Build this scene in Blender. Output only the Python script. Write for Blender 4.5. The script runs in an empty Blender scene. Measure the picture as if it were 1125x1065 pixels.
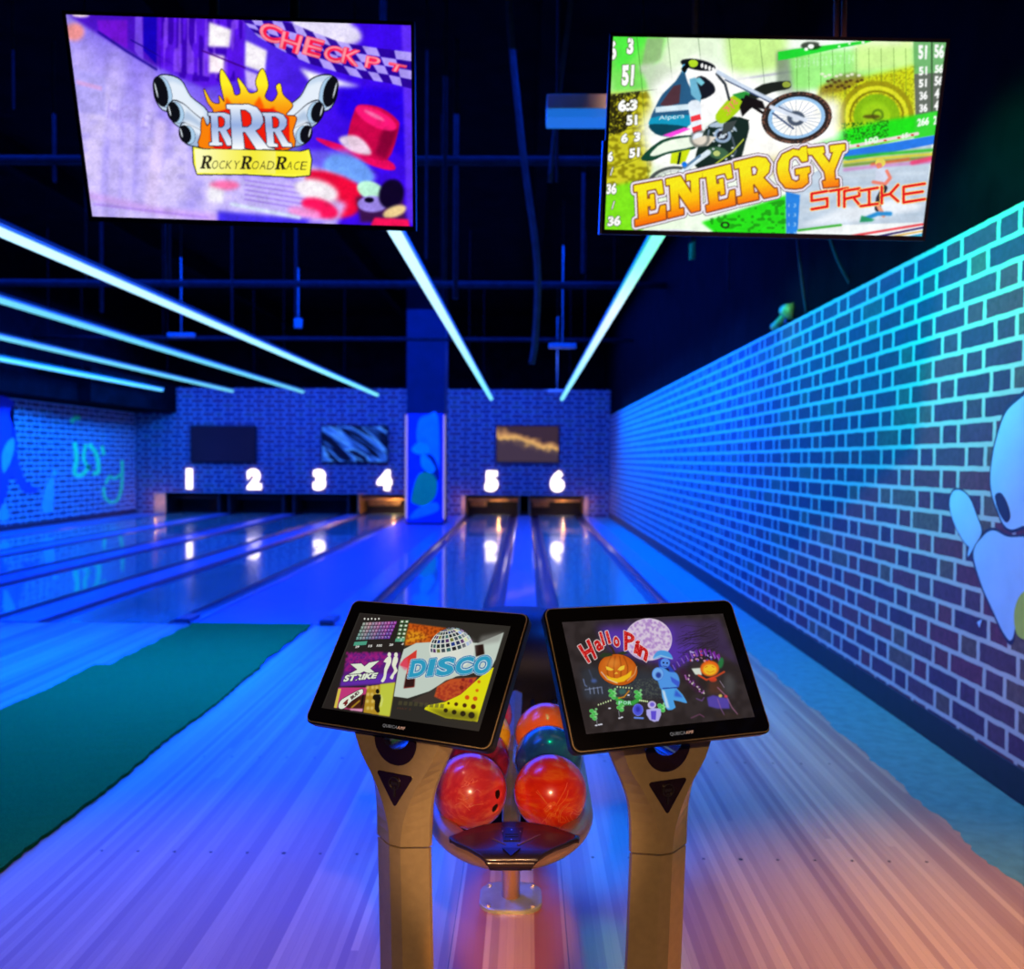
import bpy, bmesh, math, random
import numpy as np
from math import sin, cos, tan, atan, atan2, pi, radians, sqrt
from mathutils import Vector, Matrix

random.seed(7)
rng = np.random.RandomState(5)
scene = bpy.context.scene
COL = scene.collection

# ------------------------------------------------------------------ camera
F, W_, H_ = 1000.0, 1125, 1065
CAMZ = 1.65
PITCH = atan(27.5 / F); YAW = atan(15.5 / F); ROLL = radians(.4)
C0 = np.array([0, 0, CAMZ])
_fw = np.array([-sin(YAW) * cos(PITCH), cos(YAW) * cos(PITCH), -sin(PITCH)])
_rt = np.array([cos(YAW), sin(YAW), 0.0]); _up = np.cross(_rt, _fw)
RT = _rt * cos(ROLL) + _up * sin(ROLL); UP = _up * cos(ROLL) - _rt * sin(ROLL); FW = _fw

def proj(P):
    d = np.asarray(P, float) - C0
    w = d @ FW
    return 562.5 + F * (d @ RT) / w, 532.5 - F * (d @ UP) / w

def ray(x, y):
    return FW + RT * (x - 562.5) / F - UP * (y - 532.5) / F

def hit(x, y, axis, val):
    d = ray(x, y); t = (val - C0[axis]) / d[axis]
    return C0 + d * t

cd = bpy.data.cameras.new('camera'); cam = bpy.data.objects.new('camera', cd); COL.objects.link(cam)
cam.matrix_world = Matrix(((RT[0], UP[0], -FW[0], 0), (RT[1], UP[1], -FW[1], 0), (RT[2], UP[2], -FW[2], CAMZ), (0, 0, 0, 1)))
cd.sensor_width = 36; cd.lens = 36 * F / W_; cd.sensor_fit = 'HORIZONTAL'
cd.clip_start = .05; cd.clip_end = 100
cd.dof.use_dof = True; cd.dof.focus_distance = 2.1; cd.dof.aperture_fstop = 3.1
scene.camera = cam
vs = scene.view_settings
vs.view_transform = 'Standard'; vs.look = 'None'; vs.exposure = 0; vs.gamma = 1; vs.use_curve_mapping = False

# ------------------------------------------------------------------ materials
def lin(c):
    c = c / 255
    return c / 12.92 if c <= .04045 else ((c + .055) / 1.055) ** 2.4
def rgb(r, g, b): return (lin(r), lin(g), lin(b), 1)

class NT:
    def __init__(s, m): s.t = m.node_tree; s.n = s.t.nodes; s.l = s.t.links
    def new(s, k): return s.n.new(k)
    def put(s, sock, v):
        if hasattr(v, 'is_linked'): s.l.new(v, sock)
        elif v is not None: sock.default_value = v
    def math(s, op, a, b=None, c=None):
        n = s.new('ShaderNodeMath'); n.operation = op
        s.put(n.inputs[0], a)
        if b is not None: s.put(n.inputs[1], b)
        if c is not None: s.put(n.inputs[2], c)
        return n.outputs[0]
    def mix(s, f, a, b, mode='MIX'):
        n = s.new('ShaderNodeMix'); n.data_type = 'RGBA'; n.blend_type = mode
        s.put(n.inputs[0], f); s.put(n.inputs[6], a); s.put(n.inputs[7], b)
        return n.outputs[2]
    def coords(s):
        g = s.new('ShaderNodeTexCoord'); x = s.new('ShaderNodeSeparateXYZ')
        s.l.new(g.outputs['Object'], x.inputs[0])
        return g.outputs['Object'], x.outputs[0], x.outputs[1], x.outputs[2]
    def comb(s, x, y, z=0.0):
        n = s.new('ShaderNodeCombineXYZ'); s.put(n.inputs[0], x); s.put(n.inputs[1], y); s.put(n.inputs[2], z); return n.outputs[0]
    def white(s, v):
        n = s.new('ShaderNodeTexWhiteNoise'); s.put(n.inputs['Vector'], v); return n.outputs['Value']
    def noise(s, v, scale=5, detail=3, rough=.5, dist=0):
        n = s.new('ShaderNodeTexNoise'); s.put(n.inputs['Vector'], v); n.inputs['Scale'].default_value = scale
        n.inputs['Detail'].default_value = detail; n.inputs['Roughness'].default_value = rough; n.inputs['Distortion'].default_value = dist
        return n.outputs['Fac']
    def ramp(s, f, stops, interp='LINEAR'):
        n = s.new('ShaderNodeValToRGB'); n.color_ramp.interpolation = interp; e = n.color_ramp.elements
        while len(e) < len(stops): e.new(.5)
        for i, (p, c) in enumerate(stops): e[i].position = p; e[i].color = c
        s.put(n.inputs[0], f); return n.outputs[0]
    def bump(s, h, strength=.2, dist=.01):
        n = s.new('ShaderNodeBump'); n.inputs['Strength'].default_value = strength; n.inputs['Distance'].default_value = dist
        s.put(n.inputs['Height'], h); return n.outputs[0]

def base(name):
    m = bpy.data.materials.new(name); m.use_nodes = True
    b = m.node_tree.nodes['Principled BSDF']
    return m, NT(m), b

def mat(name, c, rough=.5, metal=0, var=.15, scale=20, bump=0, coat=0, spec=.5, emis=None, estr=0):
    m, n, b = base(name)
    v, x, y, z = n.coords()
    f = n.noise(v, scale, 4)
    c1 = tuple(k * (1 - var) for k in c[:3]) + (1,); c2 = tuple(min(1, k * (1 + var)) for k in c[:3]) + (1,)
    n.put(b.inputs['Base Color'], n.ramp(f, [(.3, c1), (.7, c2)]))
    b.inputs['Roughness'].default_value = rough; b.inputs['Metallic'].default_value = metal
    b.inputs['Specular IOR Level'].default_value = spec
    if coat: b.inputs['Coat Weight'].default_value = coat; b.inputs['Coat Roughness'].default_value = .05
    if bump: n.put(b.inputs['Normal'], n.bump(n.noise(v, scale * 6, 3), bump))
    if emis: b.inputs['Emission Color'].default_value = emis; b.inputs['Emission Strength'].default_value = estr
    return m

def glow(name, c, strength):
    m, n, b = base(name)
    b.inputs['Base Color'].default_value = (.02, .02, .02, 1); b.inputs['Roughness'].default_value = .4
    b.inputs['Emission Color'].default_value = c; b.inputs['Emission Strength'].default_value = strength
    return m

def brick_mat(name, axis, phase, cols, mortar, h=.1297, P=.60, z0=.177, rough=.75):
    m, n, b = base(name)
    v, x, y, z = n.coords()
    u = (x, y)[axis]
    w = n.noise(v, 9, 2); w2 = n.noise(v, 14, 2, .5, .5)
    vv = n.math('DIVIDE', n.math('ADD', n.math('SUBTRACT', z, z0), n.math('MULTIPLY', n.math('SUBTRACT', w, .5), .012)), h)
    row = n.math('FLOOR', vv); fv = n.math('SUBTRACT', vv, row)
    par = n.math('MULTIPLY', n.math('FLOORED_MODULO', row, 2.0), .5)
    jit = n.math('MULTIPLY', n.math('SUBTRACT', n.white(n.comb(row, 3.3)), .5), .10)
    uu = n.math('ADD', n.math('ADD', n.math('DIVIDE', n.math('ADD', u, n.math('MULTIPLY', n.math('SUBTRACT', w2, .5), .014)), P), par), n.math('ADD', jit, phase))
    cell = n.math('FLOOR', uu); fu = n.math('SUBTRACT', uu, cell)
    L = .658; mu = .034 / P; mv = .027 / h
    lng = n.math('LESS_THAN', fu, L)
    m1 = n.math('LESS_THAN', fu, mu)
    m2 = n.math('MULTIPLY', n.math('GREATER_THAN', fu, L), n.math('LESS_THAN', fu, L + mu))
    m3 = n.math('LESS_THAN', fv, mv)
    mm = n.math('MAXIMUM', n.math('MAXIMUM', m1, m2), m3)
    wid = n.white(n.comb(n.math('ADD', n.math('MULTIPLY', cell, 2.0), lng), row))
    k = len(cols)
    bc = n.ramp(wid, [(i / k, c) for i, c in enumerate(cols)], 'CONSTANT')
    bc = n.mix(n.math('MULTIPLY', n.noise(v, 30, 3), .9), bc, (.02, .012, .02, 1))
    mc = n.mix(n.noise(v, 4, 3), mortar, tuple(k_ * .75 for k_ in mortar[:3]) + (1,))
    n.put(b.inputs['Base Color'], n.mix(mm, bc, mc))
    b.inputs['Roughness'].default_value = rough
    n.put(b.inputs['Normal'], n.bump(n.noise(v, 60, 3), .12, .004))
    return m

def wood_mat(name, inlay=False, light=(.58, .40, .22, 1), dark=(.29, .15, .095, 1), rough=.32, bw=.0275, coat=.0, x0=0.0):
    m, n, b = base(name)
    v, x, y, z = n.coords()
    xb = n.math('DIVIDE', n.math('ADD', x, x0), bw)
    bid = n.math('FLOOR', xb); fx = n.math('SUBTRACT', xb, bid)
    r1 = n.white(n.comb(bid, 1.7))
    yo = n.math('DIVIDE', n.math('ADD', y, n.math('MULTIPLY', r1, 9.0)), 7.0)
    r2 = n.white(n.comb(bid, n.math('FLOOR', yo)))
    gid = n.math('FLOOR', n.math('DIVIDE', xb, 3.0))
    r3 = n.white(n.comb(gid, 9.1))
    gr = n.noise(n.comb(n.math('MULTIPLY', x, 60.0), n.math('MULTIPLY', y, 2.2)), 1.5, 5, .6, .6)
    f = n.math('ADD', n.math('ADD', n.math('MULTIPLY', r2, .42), n.math('MULTIPLY', r3, .48)), n.math('MULTIPLY', gr, .22))
    mid = tuple((a + c) / 2 for a, c in zip(light, dark))
    c = n.ramp(f, [(.26, light), (.52, mid), (.80, dark)])
    if inlay:
        dx = n.math('ABSOLUTE', n.math('ADD', x, .045))
        a = n.math('MULTIPLY', n.math('GREATER_THAN', dx, .085), n.math('LESS_THAN', dx, .182))
        c = n.mix(n.math('MULTIPLY', a, .92), c, (.22, .045, .03, 1))
        seam = n.math('LESS_THAN', n.math('ABSOLUTE', n.math('SUBTRACT', dx, .197)), .0018)
        c = n.mix(seam, c, (.03, .02, .02, 1))
    edge = n.math('LESS_THAN', fx, .03)
    c = n.mix(n.math('MULTIPLY', edge, .45), c, (.1, .06, .04, 1))
    scuff = n.noise(v, 2.2, 6, .7)
    c = n.mix(n.math('MULTIPLY', scuff, .18), c, (.5, .42, .38, 1))
    n.put(b.inputs['Base Color'], c)
    n.put(b.inputs['Roughness'], n.math('ADD', n.math('MULTIPLY', scuff, .25), rough - .1))
    if coat: b.inputs['Coat Weight'].default_value = coat; b.inputs['Coat Roughness'].default_value = .04
    n.put(b.inputs['Normal'], n.bump(gr, .03, .002))
    return m

def swirl_mat(name, a, b_, c_, scale=7, seed=0.0, rough=.16):
    m, n, b = base(name)
    v, x, y, z = n.coords()
    vv = n.comb(n.math('ADD', x, seed), n.math('ADD', y, seed * .7), n.math('MULTIPLY', z, 1.6))
    f = n.noise(vv, scale, 6, .62, 3.2)
    f2 = n.noise(vv, scale * 2.5, 5, .6, 2)
    col = n.ramp(f, [(.3, a), (.5, b_), (.68, c_)])
    col = n.mix(n.math('MULTIPLY', f2, .3), col, a)
    n.put(b.inputs['Base Color'], col)
    b.inputs['Roughness'].default_value = rough + .1
    b.inputs['Coat Weight'].default_value = .6; b.inputs['Coat Roughness'].default_value = .08
    return m

M = {}
M['bronze'] = mat('bronze_paint', (.44, .345, .18, 1), .34, .45, .06, 60, coat=.25)
M['rim'] = mat('pearl_bronze_paint', (.40, .235, .16, 1), .32, .25, .05, 60, coat=.4)
M['plum'] = mat('plum_gloss_plastic', (.014, .006, .009, 1), .25, 0, .2, 30, coat=.6)
M['cover'] = mat('brown_purple_plastic', (.020, .010, .015, 1), .36, 0, .15, 30, coat=.15)
M['black'] = mat('black_plastic', (.003, .003, .004, 1), .4, 0, .2, 40, spec=.25)
M['gloss'] = mat('black_glass', (.003, .003, .004, 1), .06, 0, .1, 10, spec=.35)
M['steel'] = mat('grey_metal', (.45, .45, .48, 1), .3, .8, .1, 40)
M['plate'] = mat('base_plate_metal', (.22, .30, .34, 1), .35, .3, .1, 30)
M['spark'] = mat('speckled_black_hood', (.006, .006, .012, 1), .45, 0, .9, 400, spec=.2)
M['conc'] = mat('painted_concrete', (.33, .42, .40, 1), .6, 0, .25, 6, .25)
M['strip'] = mat('painted_side_strip', (.06, .20, .20, 1), .8, 0, .16, 14, .3)
M['base'] = mat('black_vinyl_base', (.012, .014, .03, 1), .5, 0, .2, 10)
M['ceil'] = mat('black_ceiling', (.003, .003, .005, 1), .95, 0, .4, 3, spec=.02)
M['rod'] = mat('dark_painted_steel', (.016, .017, .024, 1), .7, 0, .3, 10, spec=.1)
M['cable'] = mat('grey_cable', (.05, .055, .07, 1), .7, 0, .2, 10, spec=.1)
M['tan'] = mat('tan_post', (.55, .36, .15, 1), .5, 0, .2, 8)
M['beige'] = mat('beige_box', (.55, .42, .34, 1), .6, 0, .1, 8)
M['whitep'] = mat('white_panel', (.75, .8, .85, 1), .5, 0, .05, 8)
M['cap'] = mat('divider_capping', (.12, .22, .40, 1), .35, 0, .1, 8, coat=.3)
M['gutter'] = mat('gutter_plastic', (.035, .05, .10, 1), .3, 0, .2, 8, coat=.3)
M['darkin'] = mat('dark_curtain', (.02, .018, .02, 1), .6, 0, .3, 12)
M['warmin'] = mat('warm_lit_pit', (.40, .22, .08, 1), .35, .2, .4, 5)  # warm reflections inside the pits put into the colour
M['appr'] = wood_mat('approach_wood', True)
M['appr2'] = wood_mat('approach_wood_far', False)
M['lane'] = wood_mat('lane_synthetic', False, (.30, .50, .34, 1), (.20, .36, .25, 1), .14, .027, .8)
BR = [rgb(122, 62, 98), rgb(94, 62, 108), rgb(130, 70, 96), rgb(102, 74, 108), rgb(118, 102, 104), rgb(82, 60, 106), rgb(126, 64, 92), rgb(102, 66, 108)]
M['brickR'] = brick_mat('painted_brick_right', 1, .07, BR, (.50, .60, .60, 1))
M['brickL'] = brick_mat('painted_brick_left', 1, .3, BR, (.55, .65, .7, 1))
M['brickB'] = brick_mat('painted_brick_back', 0, .3, BR, (.36, .37, .40, 1), z0=.62)

def turf_mat():
    m, n, b = base('green_turf')
    v, x, y, z = n.coords()
    f = n.noise(v, 90, 5, .8); g = n.noise(v, 3, 3)
    c = n.ramp(f, [(.3, (.004, .13, .012, 1)), (.7, (.02, .38, .035, 1))])
    c = n.mix(n.math('MULTIPLY', g, .4), c, (.01, .22, .02, 1))
    n.put(b.inputs['Base Color'], c); b.inputs['Roughness'].default_value = .95
    n.put(b.inputs['Normal'], n.bump(f, .9, .02)); b.inputs['Specular IOR Level'].default_value = .1
    return m
M['turf'] = turf_mat()

# ------------------------------------------------------------------ mesh helpers
def link(name, bm, m, parent=None, smooth=False, mw=None):
    me = bpy.data.meshes.new(name); bm.to_mesh(me); bm.free()
    if m: me.materials.append(m)
    if smooth:
        for p in me.polygons: p.use_smooth = True
    o = bpy.data.objects.new(name, me); COL.objects.link(o)
    if parent: o.parent = parent
    if mw is not None: o.matrix_basis = mw
    return o
def tag(o, label, cat, group=None, kind=None):
    o['label'] = label; o['category'] = cat
    if group: o['group'] = group
    if kind: o['kind'] = kind
    return o
def empty(name, loc=(0, 0, 0), rz=0):
    o = bpy.data.objects.new(name, None); COL.objects.link(o); o.location = loc; o.rotation_euler = (0, 0, rz)
    o.empty_display_size = .1
    return o
def struct(name, bm, m, parent=None, smooth=False):
    o = link(name, bm, m, parent, smooth)
    if not parent: o['kind'] = 'structure'
    return o
def NB(): return bmesh.new()
def box(bm, x0, x1, y0, y1, z0, z1, bev=0):
    r = bmesh.ops.create_cube(bm, size=1)
    for v in r['verts']:
        v.co = Vector(((x0 + x1) / 2 + v.co.x * (x1 - x0), (y0 + y1) / 2 + v.co.y * (y1 - y0), (z0 + z1) / 2 + v.co.z * (z1 - z0)))
    if bev:
        es = list({e for v in r['verts'] for e in v.link_edges})
        bmesh.ops.bevel(bm, geom=es, offset=bev, segments=2, affect='EDGES', profile=.6)
    return bm
def tube(bm, pts, r, seg=8, cap=True, ry=None):
    pts = [Vector(p) for p in pts]; rings = []
    n = len(pts); prev = None
    for i, p in enumerate(pts):
        t = (pts[min(i + 1, n - 1)] - pts[max(i - 1, 0)]).normalized()
        if prev is None:
            a = Vector((0, 0, 1)) if abs(t.z) < .9 else Vector((1, 0, 0))
        else: a = prev
        a = (a - t * a.dot(t)).normalized(); prev = a
        b = t.cross(a)
        rr = r[i] if isinstance(r, (list, tuple)) else r
        r2 = ry if ry else rr
        rings.append([bm.verts.new(p + a * (cos(2 * pi * k / seg) * r2) + b * (sin(2 * pi * k / seg) * rr)) for k in range(seg)])
    for A, B in zip(rings, rings[1:]):
        for k in range(seg): bm.faces.new((A[k], A[(k + 1) % seg], B[(k + 1) % seg], B[k]))
    if cap:
        bm.faces.new(rings[0][::-1]); bm.faces.new(rings[-1])
    return bm
def loft(bm, secs, cap=True):
    rings = [[bm.verts.new(p) for p in s] for s in secs]
    k = len(rings[0])
    for A, B in zip(rings, rings[1:]):
        for i in range(k): bm.faces.new((A[i], A[(i + 1) % k], B[(i + 1) % k], B[i]))
    if cap: bm.faces.new(rings[0][::-1]); bm.faces.new(rings[-1])
    bmesh.ops.recalc_face_normals(bm, faces=bm.faces)
    return bm
def prism(bm, pts, d):
    """pts: planar 3D loop, d: extrusion vector"""
    a = [bm.verts.new(p) for p in pts]; f = bm.faces.new(a)
    r = bmesh.ops.extrude_face_region(bm, geom=[f])
    bmesh.ops.translate(bm, verts=[v for v in r['geom'] if isinstance(v, bmesh.types.BMVert)], vec=d)
    bmesh.ops.recalc_face_normals(bm, faces=bm.faces)
    return bm
def rrect(w, h, r, n=6):
    out = []
    for cx, cy, a0 in ((w / 2 - r, h / 2 - r, 0), (-w / 2 + r, h / 2 - r, 90), (-w / 2 + r, -h / 2 + r, 180), (w / 2 - r, -h / 2 + r, 270)):
        for k in range(n + 1):
            a = radians(a0 + 90 * k / n); out.append((cx + r * cos(a), cy + r * sin(a)))
    return out
def smooth_pts(p, n=6, closed=True):
    p = [np.array(q, float) for q in p]; out = []; N = len(p)
    for i in range(N if closed else N - 1):
        if closed: a, b, c, d = p[i - 1], p[i], p[(i + 1) % N], p[(i + 2) % N]
        else: a, b, c, d = p[max(i - 1, 0)], p[i], p[i + 1], p[min(i + 2, N - 1)]
        for k in range(n):
            t = k / n
            out.append(.5 * ((2 * b) + (-a + c) * t + (2 * a - 5 * b + 4 * c - d) * t * t + (-a + 3 * b - 3 * c + d) * t ** 3))
    if not closed: out.append(p[-1])
    return out

def text_mesh_obj(name, body, size, m, parent, mw, extrude=.0004, offset=0.0, shear=0.0, align='CENTER', cspace=1.0):
    cu = bpy.data.curves.new('tmp', 'FONT'); cu.body = body; cu.size = size; cu.extrude = extrude; cu.offset = offset
    cu.shear = shear; cu.align_x = align; cu.align_y = 'CENTER'; cu.space_character = cspace; cu.resolution_u = 4
    o = bpy.data.objects.new('tmp', cu); COL.objects.link(o)
    dg = bpy.context.evaluated_depsgraph_get(); dg.update()
    me = bpy.data.meshes.new_from_object(o.evaluated_get(dg))
    bpy.data.objects.remove(o); bpy.data.curves.remove(cu)
    me.name = name; me.materials.clear(); me.materials.append(m)
    r = bpy.data.objects.new(name, me); COL.objects.link(r)
    if parent: r.parent = parent
    r.matrix_basis = mw
    return r
def apply_mods(o):
    dg = bpy.context.evaluated_depsgraph_get(); dg.update()
    me = bpy.data.meshes.new_from_object(o.evaluated_get(dg))
    o.modifiers.clear(); o.data = me

# ------------------------------------------------------------------ picture painter (screens): colours per mesh vertex
_tc = {}
def text_contours(body, bold=0.0, shear=0.0):
    key = (body, bold, shear)
    if key in _tc: return _tc[key]
    cu = bpy.data.curves.new('tmp', 'FONT'); cu.body = body; cu.size = 1; cu.offset = bold; cu.shear = shear; cu.resolution_u = 4
    cu.fill_mode = 'NONE' if 'NONE' in cu.bl_rna.properties['fill_mode'].enum_items.keys() else cu.fill_mode
    o = bpy.data.objects.new('tmp', cu); COL.objects.link(o)
    dg = bpy.context.evaluated_depsgraph_get(); dg.update()
    me = bpy.data.meshes.new_from_object(o.evaluated_get(dg))
    co = np.array([v.co[:2] for v in me.vertices])
    # boundary edges
    cnt = {}
    if len(me.polygons):
        for p in me.polygons:
            vs_ = list(p.vertices)
            for a, b in zip(vs_, vs_[1:] + vs_[:1]):
                k = (min(a, b), max(a, b)); cnt[k] = cnt.get(k, 0) + 1
        ed = [k for k, c in cnt.items() if c == 1]
    else: ed = [tuple(e.vertices) for e in me.edges]
    adj = {}
    for a, b in ed: adj.setdefault(a, []).append(b); adj.setdefault(b, []).append(a)
    seen = set(); loops = []
    for s in adj:
        if s in seen: continue
        lp = [s]; seen.add(s); cur = s
        while True:
            nx = [q for q in adj[cur] if q not in seen]
            if not nx: break
            cur = nx[0]; seen.add(cur); lp.append(cur)
        if len(lp) > 2: loops.append(co[lp])
    bpy.data.objects.remove(o); bpy.data.curves.remove(cu); bpy.data.meshes.remove(me)
    al = np.concatenate(loops); mn, mx = al.min(0), al.max(0)
    loops = [((l - mn) / (mx - mn)) * np.array([1, -1]) + np.array([0, 1]) for l in loops]
    _tc[key] = loops
    return loops

class Canvas:
    def __init__(s, mw, w, h, nx, ny):
        """mw: 4x4 numpy, local x right, local z up; plane y=0"""
        s.nx, s.ny, s.w, s.h = nx, ny, w, h
        SX, SY = nx * 2, ny * 2
        u = (np.arange(SX) + .5) / SX; v = (np.arange(SY) + .5) / SY
        U, V = np.meshgrid(u, v)
        P = np.stack([(U - .5) * w, 0 * U, (.5 - V) * h, 1 + 0 * U], -1) @ np.array(mw).T
        s.X, s.Y = proj(P[..., :3]); s.U, s.V = U, V
        s.img = np.zeros(U.shape + (3,)); s.ox = s.oy = 0; s.s = 1
    def crop(s, ox, oy, sc): s.ox, s.oy, s.s = ox, oy, sc; s.CX = (s.X - ox) * sc; s.CY = (s.Y - oy) * sc
    def mask(s, cons):
        cons = [np.asarray(c, float) for c in cons]; al = np.concatenate(cons); mn, mx = al.min(0), al.max(0)
        sel = (s.CX >= mn[0]) & (s.CX <= mx[0]) & (s.CY >= mn[1]) & (s.CY <= mx[1])
        m = np.zeros(s.U.shape)
        if not sel.any(): return m
        x = s.CX[sel]; y = s.CY[sel]; ins = np.zeros(x.shape, bool)
        for c in cons:
            for (x1, y1), (x2, y2) in zip(c, np.roll(c, -1, 0)):
                if y1 == y2: continue
                t = ((y1 > y) != (y2 > y))
                ins ^= t & (x < (x2 - x1) * (y - y1) / (y2 - y1) + x1)
        m[sel] = ins
        return m
    def soft(s, m, r):
        r = int(r)
        if r < 1: return m
        for _ in range(2):
            for ax in (0, 1):
                c = np.cumsum(np.pad(m, [(r + 1, r) if a == ax else (0, 0) for a in (0, 1)], mode='edge'), ax)
                k = 2 * r + 1
                m = (c[k:] - c[:-k]) / k if ax == 0 else (c[:, k:] - c[:, :-k]) / k
        return m
    def grow(s, m, r):
        out = m.copy(); r = int(r)
        for dy in range(-r, r + 1):
            for dx in range(-r, r + 1):
                if dx * dx + dy * dy <= r * r and (dx or dy):
                    out = np.maximum(out, np.roll(np.roll(m, dy, 0), dx, 1))
        return out
    def fill(s, m, c, a=1.0):
        c = np.asarray(c, float); m = (m * a)[..., None]
        s.img = s.img * (1 - m) + c * m
    def add(s, m, c, a=1.0): s.img = s.img + (m * a)[..., None] * np.asarray(c, float)
    def poly(s, pts, c, a=1.0, soft=0, line=0, lc=(0, 0, 0), sm=0):
        if sm: pts = smooth_pts(pts, sm)
        m = s.mask([pts])
        if line: s.fill(s.grow(m, line), lc, a)
        if soft: m = s.soft(m, soft)
        s.fill(m, c, a); return m
    def ell(s, cx, cy, rx, ry, c, a=1.0, soft=0, rot=0, line=0, lc=(0, 0, 0), inner=0):
        t = radians(rot); dx = s.CX - cx; dy = s.CY - cy
        q = ((dx * cos(t) + dy * sin(t)) / rx) ** 2 + ((-dx * sin(t) + dy * cos(t)) / ry) ** 2
        m = ((q < 1) & (q >= inner * inner)).astype(float)
        if line: s.fill(s.grow(m, line), lc, a)
        if soft: m = s.soft(m, soft)
        s.fill(m, c, a); return m
    def stroke(s, pts, wd, c, a=1.0, soft=0, sm=0):
        if sm: pts = smooth_pts(pts, sm, False)
        pts = np.asarray(pts, float); m = np.zeros(s.U.shape)
        mn = pts.min(0) - wd; mx = pts.max(0) + wd
        sel = (s.CX >= mn[0]) & (s.CX <= mx[0]) & (s.CY >= mn[1]) & (s.CY <= mx[1])
        x = s.CX[sel]; y = s.CY[sel]; mm = np.zeros(x.shape)
        for p, q in zip(pts, pts[1:]):
            d = q - p; L = d @ d + 1e-9
            t = np.clip(((x - p[0]) * d[0] + (y - p[1]) * d[1]) / L, 0, 1)
            mm = np.maximum(mm, ((x - p[0] - t * d[0]) ** 2 + (y - p[1] - t * d[1]) ** 2 < (wd / 2) ** 2))
        m[sel] = mm
        if soft: m = s.soft(m, soft)
        s.fill(m, c, a); return m
    def glyphs(s, cons, quad):
        """map unit-box contours into quad TL,TR,BR,BL"""
        q = [np.array(p, float) for p in quad]; out = []
        for c in cons:
            c = np.asarray(c, float); u = c[:, :1]; v = c[:, 1:]
            out.append(q[0] * (1 - u) * (1 - v) + q[1] * u * (1 - v) + q[2] * u * v + q[3] * (1 - u) * v)
        return s.mask(out)
    def text(s, body, quad, c, a=1.0, bold=0.0, shear=0.0, line=0, lc=(0, 0, 0), soft=0):
        m = s.glyphs(text_contours(body, bold, shear), quad)
        if line: s.fill(s.grow(m, line), lc, a)
        if soft: m = s.soft(m, soft)
        s.fill(m, c, a); return m
    def noise(s, sx, sy, seed=0, ang=0):
        r = np.random.RandomState(seed); g = r.rand(64, 64)
        t = radians(ang); x = (s.CX * cos(t) + s.CY * sin(t)) * sx; y = (-s.CX * sin(t) + s.CY * cos(t)) * sy
        xi = np.floor(x).astype(int); yi = np.floor(y).astype(int); fx = x - xi; fy = y - yi
        fx = fx * fx * (3 - 2 * fx); fy = fy * fy * (3 - 2 * fy)
        G = lambda i, j: g[i % 64, j % 64]
        return (G(yi, xi) * (1 - fx) + G(yi, xi + 1) * fx) * (1 - fy) + (G(yi + 1, xi) * (1 - fx) + G(yi + 1, xi + 1) * fx) * fy
    def object(s, name, parent, mw_local, strength):
        im = np.clip(s.img, 0, 255)
        im = im.reshape(s.ny, 2, s.nx, 2, 3).mean((1, 3))
        nx, ny = s.nx, s.ny
        gx, gy = np.meshgrid(((np.arange(nx) + .5) / nx - .5), (.5 - (np.arange(ny) + .5) / ny))
        gx = gx * nx / (nx - 1) * s.w; gy = gy * ny / (ny - 1) * s.h
        vco = np.stack([gx, 0 * gx, gy], -1).reshape(-1, 3)
        idx = np.arange(nx * ny).reshape(ny, nx)
        q = np.stack([idx[1:, :-1], idx[1:, 1:], idx[:-1, 1:], idx[:-1, :-1]], -1).reshape(-1, 4)
        me = bpy.data.meshes.new(name)
        me.vertices.add(len(vco)); me.vertices.foreach_set('co', vco.ravel())
        me.loops.add(q.size); me.loops.foreach_set('vertex_index', q.ravel().astype(np.int32))
        me.polygons.add(len(q)); me.polygons.foreach_set('loop_start', np.arange(0, q.size, 4).astype(np.int32))
        me.update(calc_edges=True)
        at = me.color_attributes.new('picture', 'BYTE_COLOR', 'POINT')
        cc = np.ones((nx * ny, 4)); cc[:, :3] = im.reshape(-1, 3) / 255
        at.data.foreach_set('color_srgb', cc.ravel().astype(np.float32))
        m, n, b = base(name + '_picture')
        a = n.new('ShaderNodeAttribute'); a.attribute_name = 'picture'
        b.inputs['Base Color'].default_value = (.01, .01, .01, 1); b.inputs['Roughness'].default_value = .12
        b.inputs['Specular IOR Level'].default_value = .25
        n.l.new(a.outputs['Color'], b.inputs['Emission Color']); b.inputs['Emission Strength'].default_value = strength
        me.materials.append(m)
        o = bpy.data.objects.new(name, me); COL.objects.link(o); o.parent = parent; o.matrix_basis = mw_local
        return o

def pose(loc, ypr):
    y, t, r = [radians(a) for a in ypr]
    cz = np.array([[cos(y), -sin(y), 0], [sin(y), cos(y), 0], [0, 0, 1]])
    cx = np.array([[1, 0, 0], [0, cos(t), -sin(t)], [0, sin(t), cos(t)]])
    cy = np.array([[cos(r), 0, sin(r)], [0, 1, 0], [-sin(r), 0, cos(r)]])
    m = np.eye(4); m[:3, :3] = cz @ cx @ cy; m[:3, 3] = loc
    return m
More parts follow.
